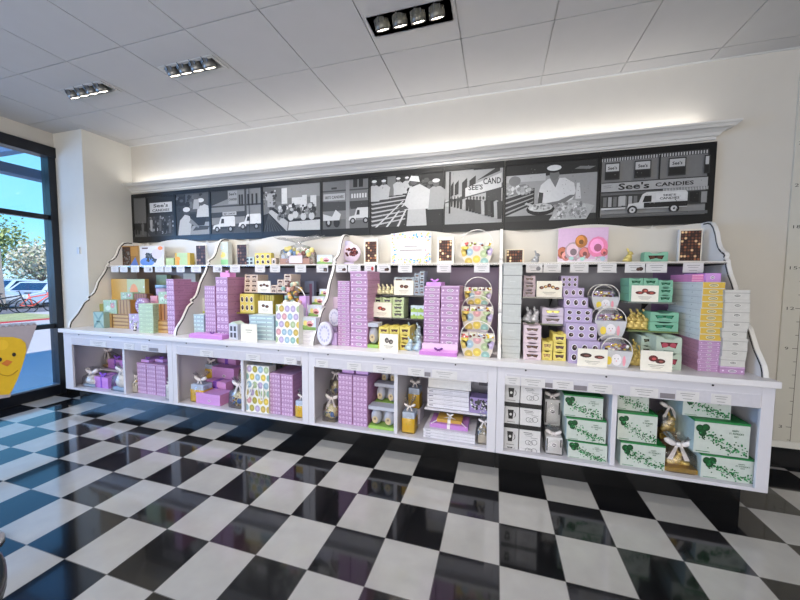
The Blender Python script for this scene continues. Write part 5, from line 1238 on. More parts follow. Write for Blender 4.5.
yG = .24; x0, x1 = xa(722.3, yG, 1.15), xa(748.5, yG, 1.15)
z = rstack(x0, x1, yG, .22, 1, ZC, .045, 'oval', 'lilac box', 'alone beneath the rightmost grey stack', GL)
for o in bpy.data.objects:
    if o.get('label') == 'lilac box, lowest, alone beneath the rightmost grey stack' or o.get('label') == 'lilac box, topmost, alone beneath the rightmost grey stack': o['label'] = 'lilac box alone beneath the rightmost grey stack'
zt = hit(737, 290, 1, yG).z
rstack(x0+.004, x1+.002, yG, .20, 8, z, (zt-z)/8, 'grey', 'light grey box', 'rightmost stack on the counter', 'light grey boxes')
# ================================================================ LOWER CABINETS
ZL = .2055
def L(name, label, cat, p0, p1, pt, yf, d, draw, col, z0=ZL, group=None, mat=PAPER, top=None):
    zt = hit((p0+p1)/2, pt, 1, yf).z; x0, x1 = row_w(p0, p1, yf, (z0+zt)/2)
    place(name, label, cat, x0, x1, z0, zt, yf, d, draw, col, group, mat); return x0, x1, zt
def wshelf(label, x0, x1, y0, y1, z, th=.016, legs=True):
    t = thing('inner_shelf', label, 'shelf', (0, 0, 0), 'low white shelves inside the base cabinets')
    MB().box(x0, x1, y0, y1, z-th, z, PW).build('shelf_board', PAINT, t, .001)
    MB().box(x0, x1, y1-.02, y1, ZL, z-th, PW).build('rear_support', PAINT, t)
    return z
# --- leftmost cabinet, left half
za = hit(110, 370, 1, .45).z
wshelf('low white shelf in the leftmost cabinet holding the upper gifts', max(-4.68, xa(89, .45, za)), INN[0]-.017, .45, .93, za)
cello(97, 108.5, 346, 0, .50, .14, 'beige', 'cellophane bag with beige rabbit on the leftmost low shelf', z0=za)
tray_bow_box(108, 122.5, 356, 0, .50, .2, 'lilac bow box on the leftmost low shelf', z0=za+.0005)
L('pink_box', 'pink box behind the bow box on the leftmost low shelf', 'box', 109, 126, 351, .74, .15, None, (.88, .64, .80), z0=za)
cello(122.8, 127.3, 358, 0, .48, .06, 'plush', 'narrow cellophane bag beside the divider on leftmost low shelf', z0=za)
cello(79, 94, 369, 0, .22, .14, 'plush', 'cellophane bag with white plush at the far left bottom')
tray_bow_box(94.7, 108, 373, 0, .25, .17, 'lilac bow box on the floor of the leftmost cabinet', z0=ZL)
cello(108.3, 124, 365, 0, .22, .16, 'plush', 'larger cellophane bag with white plush by the first divider')
# right half
cello(127.8, 136, 372, 0, .24, .12, 'mix', 'tall cellophane treat bag just right of the first inner divider')
x0, x1 = xa(137, .26, .4), xa(165.5, .26, .4)
zt = hit(150, 364, 1, .26).z; w3 = (x1-x0)/3
for k in range(3):
    n = 7; pr = candy_box(w3-.002, .40, (zt-ZL)/n, 'scroll')
    for j in range(n):
        o = pr if j == 0 else dup(pr, (0, 0, 0)); o.location = (x0+w3*(k+.5), .26, ZL+(zt-ZL)/n*j+.0003)
        tag(o, f'lilac scroll box, {ORD[j] if j < n-1 else "topmost"}, {["left", "middle", "right"][k]} column of the leftmost cabinet', 'box', 'lilac scroll boxes in the base cabinets')
for k in range(3):
    t = thing('bow_gift_box', f'small lilac bow box on the leftmost cabinet columns, {["left", "middle", "right"][k]}', 'gift box', (x0+w3*(k+.5), .30+.05*k, zt+.0008), 'lilac gift boxes with bows')
    MB().box(-w3*.42, w3*.42, 0, .16, 0, .028, (.84, .66, .90)).build('box_base', PAPER, t, .001); m = MB(); bow(m, 0, .03, .038, .032, (.60, .36, .80)); m.build('ribbon_bow', CLOTH, t)
cello(164.5, 170.3, 378, 0, .205, .05, 'mono', 'small cellophane bag at the right end of leftmost cabinet')
# --- second cabinet
def openbox(label, p0, p1, pt, yf, d, z0, bowed=False):
    zt = hit((p0+p1)/2, pt, 1, yf).z; x0, x1 = row_w(p0, p1, yf, (z0+zt)/2); w, h = x1-x0, zt-z0
    t = thing('lilac_gift_box', label, 'gift box', ((x0+x1)/2, yf, z0+.0005), 'plain lilac gift boxes in the second cabinet')
    MB().box(-w/2, w/2, 0, d, 0, h*.7, (.80, .58, .82), side=(.84, .56, .76)).build('box_base', PAPER, t, .001)
    MB().box(-w/2-.001, w/2+.001, -.001, d+.001, h*.7+.0002, h-.001, (.82, .60, .84), side=(.86, .58, .78)).build('lid', PAPER, t, .001)
    m = MB(); oval(m, w*.05, h*.36, h*.3, h*.2, -.0008); m.build('oval_label', PAPER, t)
    if bowed: m = MB(); m.box(-w*.08, w*.08, -.003, d+.003, .002, h+.002, (.54, .34, .78)); bow(m, 0, -.012, h*.55, w*.17, (.54, .32, .80)); m.build('ribbon_bow', CLOTH, t)
    return zt
zb = hit(225, 382, 1, .40).z
z1 = openbox('lilac gift box, lower front one in the second cabinet', 196, 220, 394, .22, .16, ZL)
z2 = openbox('lilac gift box with purple bow behind the lower front one', 204.5, 226, 381.5, .39, .10, ZL, True)
z3b = hit(222, 381, 1, .50).z
wshelf('low white shelf in the second cabinet holding upper lilac boxes', max(-3.08, xa(203, .50, z3b)), INN[1]-.017, .50, .93, z3b)
openbox('lilac gift box, upper front one in the second cabinet', 212, 234, 367.5, .51, .12, z3b)
openbox('lilac gift box with purple bow behind the upper front one', 217.5, 236, 356.5, .66, .12, z3b, True)
L('gold_lilac_box', 'tall gold topped box at the back of the second cabinet', 'box', 213, 224, 352.5, .80, .08, lambda p: p.R(0, 0, 1, 1, (.80, .62, .84)).R(0, .7, 1, 1, (.78, .62, .36)), (.76, .58, .80), z0=z3b)
cello(188, 203, 374, 0, .225, .15, 'chick', 'cellophane bag with yellow chick pack at left bottom, second cabinet')
cello(202.5, 212.5, 356, 0, .51, .12, 'chick', 'cellophane bag with yellow chick pack on second cabinet shelf', z0=z3b)
cello(226, 243.5, 379, 0, .22, .15, 'floral', 'cellophane bag of patterned foil eggs by the second inner divider')
cello(237.3, 243.6, 360, 0, .52, .08, 'floral', 'narrow cellophane bag of foil eggs on second cabinet shelf', z0=z3b)
t, w_, h_ = bag('egg_print_gift_bag', 'wide egg print gift bag with ribbon handles in the second cabinet', 246, 268.5, 366, .205, .14, eggs(4, seed=6), (.86, .86, .84), z0=ZL+.0003)
m = MB()
for s, x in ((-1, -.05), (1, .03)): m.tube([(x+s*.01-.03*math.cos(a)+.03*math.sin(a)*s, -.008-.02*math.sin(a), h_*.62-.14*math.sin(a)) for a in [PI*k/10 for k in range(11)]], .006, (.95, .94, .92), 6)
m.build('ribbon_handle', CLOTH, t)
bag('grey_leaf_gift_bag', 'small grey patterned bag behind the wide egg print bag', 264.5, 273, 356, .50, .08, eggs(4, (.72, .74, .70), 3), (.7, .72, .7), z0=ZL+.0003)
bag('gold_egg_gift_bag', 'gold egg print bag peeking behind lilac boxes, second cabinet', 276, 286, 361, .72, .08, eggs(3, (.88, .82, .66), 5), (.85, .80, .66), z0=ZL+.0003)
def cols2(p0, p1, pt, yf, d, n, where, cabinet, cols=2, style='scroll'):
    x0, x1 = xa(p0, yf, .4), xa(p1, yf, .4); zt = hit((p0+p1)/2, pt, 1, yf).z; w = (x1-x0)/cols
    for k in range(cols):
        pr = candy_box(w-.002, d, (zt-ZL)/n, style)
        for j in range(n):
            o = pr if j == 0 else dup(pr, (0, 0, 0)); o.location = (x0+w*(k+.5)+random.uniform(-.0008, .0008), yf, ZL+(zt-ZL)/n*j+.0003)
            tag(o, f'lilac scroll box, {ORD[j] if j < n-1 else "topmost"}, {["left", "right"][k]} column in the {cabinet} cabinet', 'box', 'lilac scroll boxes in the base cabinets')
    return x0, x1, zt
cols2(269, 293, 374, .225, .40, 9, '', 'second')
cello(293.8, 304, 391, 0, .215, .12, 'chick', 'cellophane bag with yellow chick pack, right bottom of second cabinet')
cello(297, 304.3, 364, 0, .42, .10, 'chick', 'taller cellophane chick bag behind, right of second cabinet', z0=ZL+.12)
place('white_riser_block', 'white block under the taller chick bag in the second cabinet', 'display riser', xa(297, .42, .3), -1.645, ZL, ZL+.119, .42, .11, None, (.84, .82, .88), 'white riser blocks')
# --- third cabinet
cello(320.5, 336, 393, 0, .22, .16, 'floral', 'cellophane bag of patterned foil eggs, nearest in third cabinet')
place('white_riser_block', 'white block under the rear foil egg bag in the third cabinet', 'display riser', xa(327, .40, .3), xa(337, .40, .3), ZL, ZL+.14, .40, .14, None, (.84, .82, .88), 'white riser blocks')
cello(328, 338.5, 367, 0, .405, .12, 'floral', 'cellophane bag of foil eggs raised behind the nearest one', z0=ZL+.1405)
x0, x1, zt = cols2(338, 367.5, 375, .225, .36, 10, '', 'third')
for k in range(2):
    t = thing('bow_gift_box', f'lilac bow box on top of the third cabinet columns, {["left", "right"][k]} one', 'gift box', (x0+(x1-x0)*(.27+.47*k), .27, zt+.0008), 'lilac gift boxes with bows')
    MB().box(-.055, .055, 0, .18, 0, .025, (.86, .70, .92)).build('box_base', PAPER, t, .001); m = MB(); bow(m, 0, .03, .036, .034, (.62, .40, .82)); m.build('ribbon_bow', CLOTH, t)
zt1 = egg_stand(368.5, 394.5, 407, 0, .22, .10, 'grey egg twin pack, lowest of three in third cabinet', ZL, grp='grey egg twin packs in third cabinet')
z = ZL
rowsE = [(374.5, 397.5, 384, .34, 'middle'), (380, 398, 366, .46, 'highest')]
zprev = zt1
for a, b, pt, y, nm in rowsE:
    zt_ = hit((a+b)/2, pt, 1, y).z; z0_ = zt_-.185
    place('white_riser_block', f'white block under the {nm} grey egg twin pack', 'display riser', xa(a, y, z0_), xa(b, y, z0_)-.012, ZL, z0_, y, .11, None, (.84, .82, .88), 'white riser blocks')
    egg_stand(a, b-1.2, pt, 0, y+.002, .10, f'grey egg twin pack, {nm} of three in third cabinet', z0_, grp='grey egg twin packs in third cabinet')
cello(400.5, 415, 400, 0, .215, .15, 'chick', 'cellophane bag with yellow chick pack, front of third cabinet right')
place('white_riser_block', 'white block under the rear chick bag in the third cabinet', 'display riser', xa(408, .42, .3), xa(420, .42, .3), ZL, hit(411, 409, 1, .42).z, .42, .16, None, (.84, .82, .88), 'white riser blocks')
cello(407, 420, 376, 0, .425, .15, 'chick', 'cellophane bag with yellow chick pack raised behind the front one', z0=hit(411, 409, 1, .42).z+.0004)
ys = .30; zs = hit(455, 411, 1, ys).z; xs = xa(421, ys, zs)
wshelf('low white shelf in the third cabinet under white boxes', xs+.03, -.055, ys, .93, zs)
def flat_white(label, p0, p1, y, z0, z1, d, name='white_flat_box'):
    a, b = xa(p0, y, (z0+z1)/2), xa(p1, y, (z0+z1)/2)
    t = place(name, label, 'box', a, b, z0, z1, y, d, lambda p: p.R(0, 0, 1, 1, (.88, .87, .90)).R(0, .72, 1, .80, (.55, .53, .58)).R(.04, .28, .14, .5, (.55, .54, .6)).R(.4, .34, .62, .42, (.7, .69, .74)), (.90, .89, .91), 'flat white boxes in third cabinet')
zq = hit(450, 390, 1, ys+.03).z; hq = (zq-zs)/4
for k in range(4): flat_white(f'flat white box, {ORD[k] if k < 3 else "topmost"} of four on the third cabinet shelf', 427.5, 469, ys+.03, zs+hq*k+.0004, zs+hq*(k+1), .34)
place('open_white_box', 'large plain white box on top of four flat white boxes', 'box', xa(428.5, ys+.05, .65), xa(471, ys+.05, .65), zq+.001, hit(450, 376, 1, ys+.05).z, ys+.05, .30, lambda p: p.R(0, 0, 1, 1, (.92, .91, .90)).R(0, .62, 1, .64, (.7, .69, .7)), (.92, .91, .90))
def berries(p): p.R(0, 0, 1, 1, (.62, .54, .74)).grain(60, .05, .3, .95, .85, .08, .3, .05).grain(24, .05, .1, .95, .7, .7, .95, .04)
place('berry_print_box', 'purple box with dark berry print right of the white boxes', 'box', xa(469.8, ys+.01, .5), xa(489, ys+.01, .5), zs+.0004, hit(480, 398, 1, ys+.01).z, ys+.01, .12, berries, (.62, .54, .74))
place('white_book_box', 'upright white box behind the berry print box', 'box', xa(472, .62, .5), xa(489, .62, .5), zs+.0004, hit(480, 376, 1, .62).z, .62, .1, lambda p: p.R(0, 0, 1, 1, (.82, .81, .85)).R(.4, .1, 1, .3, (.45, .44, .48)).R(.4, .6, 1, .8, (.5, .49, .53)), (.82, .81, .85))
z4 = hit(448, 431, 1, .21).z; hq = (z4-ZL)/3
for k in range(3): flat_white(f'flat white box, {["lowest", "middle", "topmost"][k]} of three on the third cabinet floor', 423.5, 475, .205, ZL+hq*k+.0004, ZL+hq*(k+1), .30)
t = thing('ribboned_gift_box', 'lilac and gold gift box tied with white ribbon on flat boxes', 'gift box', ((xa(430, .25, .35)+xa(468, .25, .35))/2, .24, z4+.0008))
w_ = (xa(468, .25, .35)-xa(430, .25, .35))
MB().box(-w_/2, w_/2, 0, .20, 0, .035, (.76, .52, .80)).build('box_base', PAPER, t, .001); MB().box(-w_*.33, w_*.33, .03, .17, .0355, .06, (.78, .62, .28)).build('gold_box', PAPER, t, .001)
m = MB(); m.box(-w_*.04, w_*.04, -.002, .202, .001, .036, (.93, .91, .91)); m.box(-w_*.04, w_*.04, .028, .172, .036, .0625, (.93, .91, .91)); bow(m, 0, .09, .075, .03, (.94, .92, .92))
for s in (-1, 1): m.tube([(0, .08, .065), (s*w_*.3, .04, .05), (s*w_*.46, -.003, .03)], .004, (.93, .90, .91), 5)
m.build('ribbon_bow', CLOTH, t)
cello(476.5, 490.5, 417, 0, .21, .12, 'mix', 'tall cellophane bag of pale treats at right of third cabinet')
# --- rightmost cabinet: mug boxes
def mug(p):
    p.R(0, 0, 1, 1, (.80, .80, .81)).P([(.28, .82), (.66, .82), (.60, .28), (.34, .28)], (.08, .08, .09)).E(.47, .55, .08, .08, (.8, .8, .8))
    pts = [(.63+.14*math.sin(a), .55+.17*math.cos(a)) for a in [PI*k/8 for k in range(9)]]
    for (u0, v0), (u1, v1) in zip(pts, pts[1:]): p.P([(u0-.01, v0), (u1-.01, v1), (u1+.03, v1), (u0+.03, v0)], (.1, .1, .1))
    p.R(.25, .1, .75, .13, (.4, .4, .4))
def mugline(p):
    p.R(0, 0, 1, 1, (.84, .83, .83)); c = (.30, .30, .30)
    p.R(.2, .84, .6, .87, c).R(.25, .76, .65, .79, (.45, .45, .45)).R(.3, .68, .6, .70, (.5, .5, .5))
    for cx, cy, r in ((.42, .34, .13), (.54, .32, .11), (.72, .38, .14)):
        for k in range(12):
            a0, a1 = 2*PI*k/12, 2*PI*(k+1)/12; q = p.w/p.h
            p.face([((cx+r*math.cos(a0))*p.w, -.0009, (cy+r*q*math.sin(a0))*p.h), ((cx+r*math.cos(a1))*p.w, -.0009, (cy+r*q*math.sin(a1))*p.h), ((cx+r*.86*math.cos(a1))*p.w, -.0009, (cy+r*.86*q*math.sin(a1))*p.h), ((cx+r*.86*math.cos(a0))*p.w, -.0009, (cy+r*.86*q*math.sin(a0))*p.h)], c)
    p.R(.55, .60, .86, .62, c)
ym = .215
for c_, (a, b, dr) in enumerate([(503.2, 519, mug), (519.8, 541, mugline)]):
    zs_ = [ZL, hit(515, 447, 1, ym).z, hit(515, 428.5, 1, ym).z, hit(515, 424, 1, ym).z, hit(515, 407, 1, ym).z, hit(515, 402.5, 1, ym).z, hit(515, 385, 1, ym).z]
    nm = ['left mug box column', 'right mug box column'][c_]
    seq = [(0, 1, dr, 'white mug box'), (1, 2, dr, 'white mug box'), (2, 3, None, 'black tray'), (3, 4, dr, 'white mug box'), (4, 5, None, 'black tray'), (5, 6, dr, 'white mug box')]
    for k, (i, j, d_, n_) in enumerate(seq):
        pos = {0: 'lowest', 1: 'second from bottom', 2: 'lower', 3: 'third from bottom', 4: 'upper', 5: 'topmost'}[k]
        place('mug_box' if d_ else 'black_tray_box', f'{n_} with {"black cup picture" if c_ == 0 else "outline cup picture"}, {pos}, left side of rightmost cabinet' if d_ else f'thin black tray, {pos} one in the {nm}', 'box', xa(a, ym, .45), xa(b, ym, .45), zs_[i]+.0003, zs_[j], ym, .30, d_, (.80, .80, .80) if d_ else (.10, .10, .11), 'mug boxes in the rightmost cabinet')
cello(544.5, 564.8, 430, 0, .21, .13, 'mono', 'ribboned cellophane bag with white pack, lower one beside mug boxes')
place('white_riser_block', 'grey block under the raised ribboned bag', 'display riser', xa(545, .36, .3), xa(561, .36, .3), ZL, hit(553, 427, 1, .36).z, .36, .13, None, (.5, .5, .52), 'white riser blocks')
cello(543.5, 563, 387, 0, .362, .12, 'mono', 'ribboned cellophane bag with white pack, raised one beside mug boxes', z0=hit(553, 427, 1, .36).z+.0005)
def shamrock(seed, text=True):
    def f(p):
        r = random.Random(seed); p.R(0, 0, 1, 1, (.78, .81, .78)); G = [(.05, .36, .16), (.12, .50, .26), (.04, .28, .12), (.25, .60, .36)]
        a = p.h/p.w
        for k in range(150):
            u = r.uniform(.1, .98); c = .86-.80*u**.75; v = c+r.gauss(0, .12)
            if not .04 < v < .93: continue
            s = r.uniform(.011, .024); p.ell(u*p.w, v*p.h, s*p.w, s*p.w*.9, -.0008-.00002*k, r.choice(G), 6, r.random()*3)
        for u, v in ((.10, .80), (.21, .84), (.15, .66)): p.E(u, v, .075, .075/a*1.25*.9, (.03, .24, .11)); p.E(u-.01, v+.02, .05, .05/a, (.05, .32, .15))
        p.P([(.155, .7), (.17, .7), (.2, .52), (.18, .52)], (.03, .24, .11))
        p.X('HAPPY', .74, .80, .055, .12, (.15, .35, .2)); p.X("ST. PATRICK'S", .76, .71, .055, .26, (.15, .35, .2)); p.X('DAY', .76, .62, .055, .08, (.15, .35, .2))
        p.R(.04, .05, .3, .075, (.3, .5, .36))
    return f
def clover(label, p0, p1, pt, y, z0, d, seed):
    zt = hit((p0+p1)/2, pt, 1, y).z; x0, x1 = row_w(p0, p1, y, (z0+zt)/2); w, h = x1-x0, zt-z0
    t = thing('clover_candy_box', label, 'box', ((x0+x1)/2, y, z0+.0004), 'clover print candy boxes')
    MB().box(-w/2, w/2, 0, d, 0, h*.93, (.78, .81, .78), side=(.72, .80, .80)).build('box_base', PAPER, t, .0006)
    MB().box(-w/2-.0008, w/2+.0008, -.0004, d, h*.93, h-.001, (.14, .50, .26), top=(.10, .46, .22)).build('lid', PAPER, t)
    p = Pic(w, h*.92); shamrock(seed)(p); o = p.build('clover_print', PAPER, t); o.location = (-w/2, -.0005, 0)
    return zt
z = clover('clover print box, lowest of three left of the last inner divider', 568, 607, 442.5, .215, ZL, .34, 1)
z = clover('clover print box, middle of three left of the last inner divider', 566.5, 606, 419, .225, z+.001, .33, 2)
z = clover('clover print box, topmost of three left of the last inner divider', 564, 603, 395.5, .24, z+.001, .31, 3)
z = clover('clover print box, lowest of three right of the last inner divider', 620.5, 665, 443.5, .21, ZL, .34, 4)
z = clover('clover print box, middle of three right of the last inner divider', 617.5, 657, 413, .225, z+.001, .33, 5)
z = clover('clover print box, topmost of three right of the last inner divider', 616.5, 649, 387, .26, z+.001, .30, 6)
z = clover('clover print box, lowest of three at the right end', 701, 755.5, 457, .205, ZL, .36, 7)
z = clover('clover print box, middle of three at the right end', 694, 749.5, 421.5, .215, z+.001, .35, 8)
z = clover('clover print box, topmost of three at the right end', 683, 731, 394, .26, z+.001, .32, 9)
cello(664.5, 701, 440, 0, .21, .15, 'bunny', 'cellophane bag with gold foil rabbit on the cabinet floor', z0=ZL)
zr = hit(672, 441, 1, .40).z
place('brown_riser_block', 'brown block under the raised gold rabbit bag', 'display riser', xa(661, .40, .3), xa(687, .40, .3), ZL, zr, .40, .14, None, (.42, .30, .24), 'white riser blocks')
cello(660.5, 686, 398, 0, .402, .13, 'bunny', 'cellophane bag with gold foil rabbit, raised behind the lower one', z0=zr+.0005)

# rail cards, and grey patches standing for dark slots in the rail
RC = [(90, 106, 0), (124, 134, 0), (141, 148, 0), (200, 213, 0), (246, 260, 0), (284, 296, 0), (316, 328, 0), (347, 361, 0), (373, 391, 0), (408, 424, 0), (432, 457, 0), (505, 520, 0), (521, 545, 0), (553, 573, 0), (588, 612, 0), (630, 658, 0), (676, 699, 0), (711, 731, 0), (149, 158, 5), (297, 300.5, 5), (424.5, 430.5, 5), (545, 552.5, 5), (573.8, 587, 5), (660, 675, 5)]
nmn = ['below the gold boxes on the leftmost cabinet', 'left of the leftmost cabinet centre', 'above the leftmost lilac columns', 'above the upper chick bag in the second cabinet', 'above the wide egg print bag', 'above the second cabinet lilac columns', 'at the left end of the third cabinet', 'above the third cabinet lilac columns', 'above the grey egg packs', 'above the raised chick bag', 'above the large plain white box', 'above the left mug box column', 'above the right mug box column', 'above the ribboned cellophane bags', 'left of the last inner divider', 'right of the last inner divider', 'above the raised gold rabbit bag', 'at the right end of the rightmost cabinet']
nmg = ['on the leftmost cabinet rail', 'on the second cabinet rail', 'on the third cabinet rail', 'between two cards above the mug boxes', 'in the middle of the rightmost cabinet rail', 'on the rightmost cabinet rail near the gold rabbits']
for i, (a, b, k) in enumerate(RC):
    y = .1585; x0, x1 = row_w(a, b, y, .72); z0, z1 = (.70, .762) if k == 0 else (.705, .738)
    l = (f'white price card {nmn[i]}' if k == 0 else f'small grey slot patch {nmg[i-18]}')
    t = thing('price_card', l, 'price card', ((x0+x1)/2, y, z0), 'price cards on the base cabinet rails')
    MB().box(-(x1-x0)/2, (x1-x0)/2, 0, .0015, 0, z1-z0, (.83, .82, .84) if k == 0 else (.5, .48, .5)).build('card', PAPER, t)
    if k == 0: p = Pic(x1-x0, z1-z0); tagprint(0)(p); o = p.build('print', PAPER, t); o.location = (-(x1-x0)/2, -.0003, 0)

# ================================================================ FOREGROUND LEFT: display table and chick tote
tb = thing('round_display_table', 'round table with black rim at the lower left corner', 'table', (-1.285, -2.14, 0))
MB().lathe([(.001, .72), (.345, .72), (.35, .722), (.35, .748), (.345, .75)], 0, 0, (.05, .05, .055), 64).build('rim', GLOSS, tb)
MB().lathe([(.001, .7505), (.336, .7505), (.336, .7515), (.001, .7515)], 0, 0, (.66, .63, .62), 64).build('table_top', GLOSS, tb)
MB().lathe([(.001, 0), (.22, 0), (.22, .02), (.05, .05), (.04, .1), (.04, .719), (.001, .719)], 0, 0, (.06, .06, .06), 32).build('pedestal', DARKM, tb)
# tote: a tapered carton, wider at the top, turned towards the room
TH = math.radians(66); U = Vector((math.cos(TH), math.sin(TH), 0)); N = Vector((math.sin(TH), -math.cos(TH), 0))
def onplane(px, py, P):
    d = RX*((px-400)/F)+UP*((300-py)/F)+FW; return CAM+d*((P-CAM).dot(N)/d.dot(N))
b = hit(10, 397, 2, .80); a = onplane(37, 325, b); hh_ = a.z-b.z; dx_ = (a-b).dot(U)
hw0 = .17; hw1 = hw0+dx_; O = b-U*hw0
t = thing('chick_print_tote', 'grey tapered tote with a big yellow chick face, left edge', 'gift tote', O, None, TH)
stp = O-N*.09
st_ = thing('pedestal_stand', 'white pedestal beneath the chick print tote', 'display stand', (stp.x, stp.y, 0))
MB().lathe([(.001, 0), (.12, 0), (.12, .015), (.05, .03), (.05, O.z-.03), (.09, O.z-.014), (.09, O.z-.001), (.001, O.z-.001)], 0, 0, (.85, .85, .86), 32).build('pedestal_body', PAINT, st_)
m = MB(); m.hexa([(-hw0, 0, 0), (hw0, 0, 0), (hw0, .16, 0), (-hw0, .16, 0)], [(-hw1, 0, hh_), (hw1, 0, hh_), (hw1, .18, hh_), (-hw1, .18, hh_)], (.60, .58, .63)); m.build('tote_body', PAPER, t)
m = MB(); n = 26
for k in range(n): u0 = -hw1+2*hw1*k/n; m.face([(u0, 0, hh_), (u0+2*hw1/n, 0, hh_), (u0+hw1/n, 0, hh_+.011)], (.52, .50, .55))
m.build('zigzag_rim', PAPER, t)
q1, q2, q3 = onplane(0, 349, b), onplane(24, 345, b), onplane(7, 363, b)
def lc(px, py): p = onplane(px, py, b)-O; return p.dot(U), p.z
m = MB()
cx_, cz_ = lc(5, 368); sc_ = lc(27, 355)[0]-cx_
rz_ = lc(5, 336.5)[1]-cz_
m.face([(lc(px, py)[0], -.001, lc(px, py)[1]) for px, py in ((-22, 394.5), (-4, 395), (9, 394.5), (13, 389), (18, 378), (22, 367), (25, 357), (26.5, 349), (25.5, 343), (21, 339), (13, 337), (0, 337), (-12, 338), (-22, 343), (-27, 352), (-29, 365), (-27, 382))], (.80, .66, .10))
x_, z_ = lc(2, 345); m.ell(x_, z_, sc_*.28, rz_*.16, -.0016, (.84, .70, .15), 16)
for px, py in ((14, 354.5), (0, 359.5)): x_, z_ = lc(px, py); m.ell(x_, z_, .007, .011, -.0022, (.1, .07, .05), 12)
x_, z_ = lc(7, 363); m.face([(x_-.02, -.0022, z_), (x_, -.0022, z_-.018), (x_+.02, -.0022, z_+.004), (x_, -.0022, z_+.018)], (.74, .42, .14))
m.tube([(lc(px, py)[0], -.0018, lc(px, py)[1]) for px, py in ((-4, 371), (2, 375), (8, 376), (13, 374), (18, 370))], .0016, (.62, .50, .10), 4)
m.build('chick_print', PAPER, t)

# ================================================================ OUTSIDE THE WINDOW
GZ = -.12
def ground(m, x0, x1, y0, y1, z, col): m.face([(x0, y0, z), (x1, y0, z), (x1, y1, z), (x0, y1, z)], col)
m = MB(); ground(m, -15.9, WINX-.2, -30, 60, GZ, (.72, .70, .68)); struct(m, 'sidewalk', MATTE)
m = MB(); ground(m, -140, -19.6, -60, 160, GZ-.06, (.42, .42, .44)); m2 = struct(m, 'parking_lot', MATTE)
m = MB(); ground(m, -16.0, -15.9, -30, 60, GZ, (.7, .68, .66)); m.box(-16.35, -16.0, -30, 60, GZ-.1, GZ+.02, (.70, .14, .18)); struct(m, 'red_curb', MATTE)
gr = MB().box(-19.6, -16.35, -30, 6.6, GZ-.1, GZ+.03, (.66, .68, .46)).build('grass_strip', LEAF); tag(gr, 'strip of green grass beyond the red curb outside', 'grass', kind='stuff')
m = MB(); m.box(-19.6, -16.35, 6.6, 60, GZ-.1, GZ+.02, (.74, .72, .70)); struct(m, 'far_sidewalk', MATTE)
# awning beams
aw = thing('awning_frame', 'grey beam awning outside above the window', 'awning', (0, 0, 0))
m = MB(); m.box(-6.65, -6.45, -4, 8, 2.86, 2.99, (.40, .44, .50)); m.build('long_beam', MATTE, aw)
for k in range(9):
    y = -3.4+.95*k; MB().box(-6.45, WINX-.16, y-.05, y+.05, 3.0, 3.13, (.50, .54, .60)).build('cross_beam', MATTE, aw)
m = MB(); 
for y in (-3.5, 7.5): m.box(-6.6, -6.5, y-.05, y+.05, GZ, 2.86, (.40, .44, .50))
m.build('post', MATTE, aw)
# building body: roof parapet and outer walls cast the shade on the sidewalk
struct(MB().box(WINX-.15, 14, 1.4, 12, GZ, 3.9, (.75, .72, .66)), 'wall_neighbour', MATTE)
struct(MB().box(WINX-.15, 14, BACKY-.2, 12, 3.9, 4.5, (.75, .72, .66)), 'roof', MATTE)
